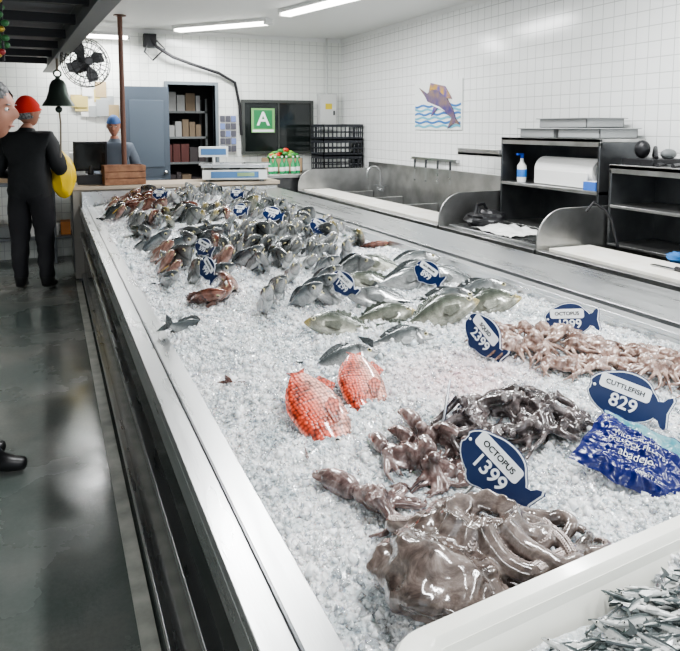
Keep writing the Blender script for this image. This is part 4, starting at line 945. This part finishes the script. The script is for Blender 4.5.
def clothes(J):
    tab=[(Vector(J['wr'+s]),(Vector(J['wr'+s])-Vector(J['el'+s])).normalized()) for s in 'LR']
    nk=Vector(J['neck'])
    def g(c,hands):
        for h,d in tab:
            dv=c-h
            if dv.length<.21 and dv.dot(d)>0.005: return 0
        if c.z>1.535 and (c-nk).length<.16: return 0
        if c.z<.125: return 8
        if c.z<.90: return 2
        return 1
    return g
EYW=mat('eye_white',(.75,.73,.70),.2); IRIS=mat('iris',(.05,.03,.02),.2); LIP=mat('lip',(.34,.13,.10),.4)
HAIRG=mat('grey_hair',(.06,.06,.063),.6,col2=(.30,.30,.30),nscale=60,bump=.5,bscale=120); HAIRB=mat('dark_hair',(.02,.015,.012),.6)
BJ=mat('black_jacket',(.010,.011,.013),.65,bump=.4,bscale=12); BP=mat('black_trousers',(.010,.010,.013),.75,bump=.3,bscale=14); SHOE=mat('black_shoe',(.012,.012,.013),.35)
REDH=mat('red_hat_wool',(.62,.03,.015),.8,bump=.4,bscale=150)
J=std(wrR=(.20,.20,1.16),elR=(.29,.0,1.13),shR=(.19,0,1.43),upR=(-.6,0,.5),wrL=(-.20,.22,1.10),elL=(-.29,-.01,1.12),upL=(.6,0,.5))
person('customer_in_red_hat',(-.19,7.30,0),R(-18),J,[SKIN,BJ,BP,HAIRG,EYW,IRIS,LIP,REDH,SHOE],clothes(J),headrot=(8,0,-40),hair=lambda u:u.z>-.45 and u.y<.1,cap=lambda u:u.z>-.05,sc=1.04,hold=(.6,.8),bulk=1.28,leg=1.18,hs=1.12)
b=MB(); random.seed(6)
def yb_(u,v):
    v=Vector(v); v.x*=1-.45*max(0,u.z)**1.5; v.y*=1-.5*max(0,u.z); k=1+.22*noise.noise(Vector((u.x*2.5,u.y*2.5,u.z*1.2))); v.x*=k; v.y*=k; v.x+=.05*u.z; return v
b.ell((.115,7.36,1.14),(.12,.09,.24),0,28,22,fn=yb_,M=Matrix.Rotation(R(-18),3,'Y'))
b.tube([(.04,7.40,1.28),(.0,7.42,1.36),(.05,7.42,1.34)],.016,0,8)
b.build('yellow_shopping_bag',[mat('yellow_plastic',(.80,.55,.02),.35,bump=.5,bscale=12,coat=.2)])
J=std(head=(.0,.17,1.60),neck=(0,.10,1.54),nb=(0,.045,1.49),chest=(0,.01,1.34),toR=(.08,.27,.034),anR=(.08,.08,.095),knR=(.10,.06,.50),wrR=(.22,.0,.88),elR=(.24,-.07,1.14),wrL=(-.24,.0,.90),elL=(-.26,-.05,1.14))
person('grey_haired_man',(-.425,3.47,0),R(-90),J,[SKIN,mat('dark_green_jacket',(.03,.045,.04),.8),mat('dark_jeans',(.02,.024,.035),.8),HAIRG,EYW,IRIS,LIP,REDH,SHOE],clothes(J),headrot=(-4,0,-22),hair=lambda u:(u.z>.36 and u.y<.80) or (u.z>-.3 and u.y<.0 and not (abs(u.x)>.8 and u.z<.2)) or (u.z>.05 and u.y<.35 and abs(u.x)>.5),sc=1.02,hs=1.04)
J=std(wrR=(.16,.26,1.1),wrL=(-.16,.26,1.1),upL=(.4,0,-.6),upR=(-.4,0,-.6))
person('shop_worker',(.70,8.34,0),R(170),J,[SKIN,mat('dark_shirt',(.10,.12,.15),.8),BP,HAIRB,EYW,IRIS,LIP,mat('blue_cap',(.05,.12,.30),.7),SHOE],clothes(J),headrot=(-10,0,0),hair=lambda u:u.z>-.1 and u.y<.0,cap=lambda u:u.z>.30,sc=.96)
# ------------------------------------------------------------------ camera
H=1.6
cam=bpy.data.cameras.new('camera'); co_=bpy.data.objects.new('camera',cam); C.objects.link(co_)
co_.location=(0,0,H); co_.rotation_euler=(R(90-5.8),0,R(-23.07)); cam.sensor_width=36; cam.lens=681/680*36; cam.shift_y=-128.5/680; cam.clip_start=.05
bpy.context.scene.camera=co_
try: bpy.context.scene.view_settings.look='AgX - Medium High Contrast'
except Exception: pass
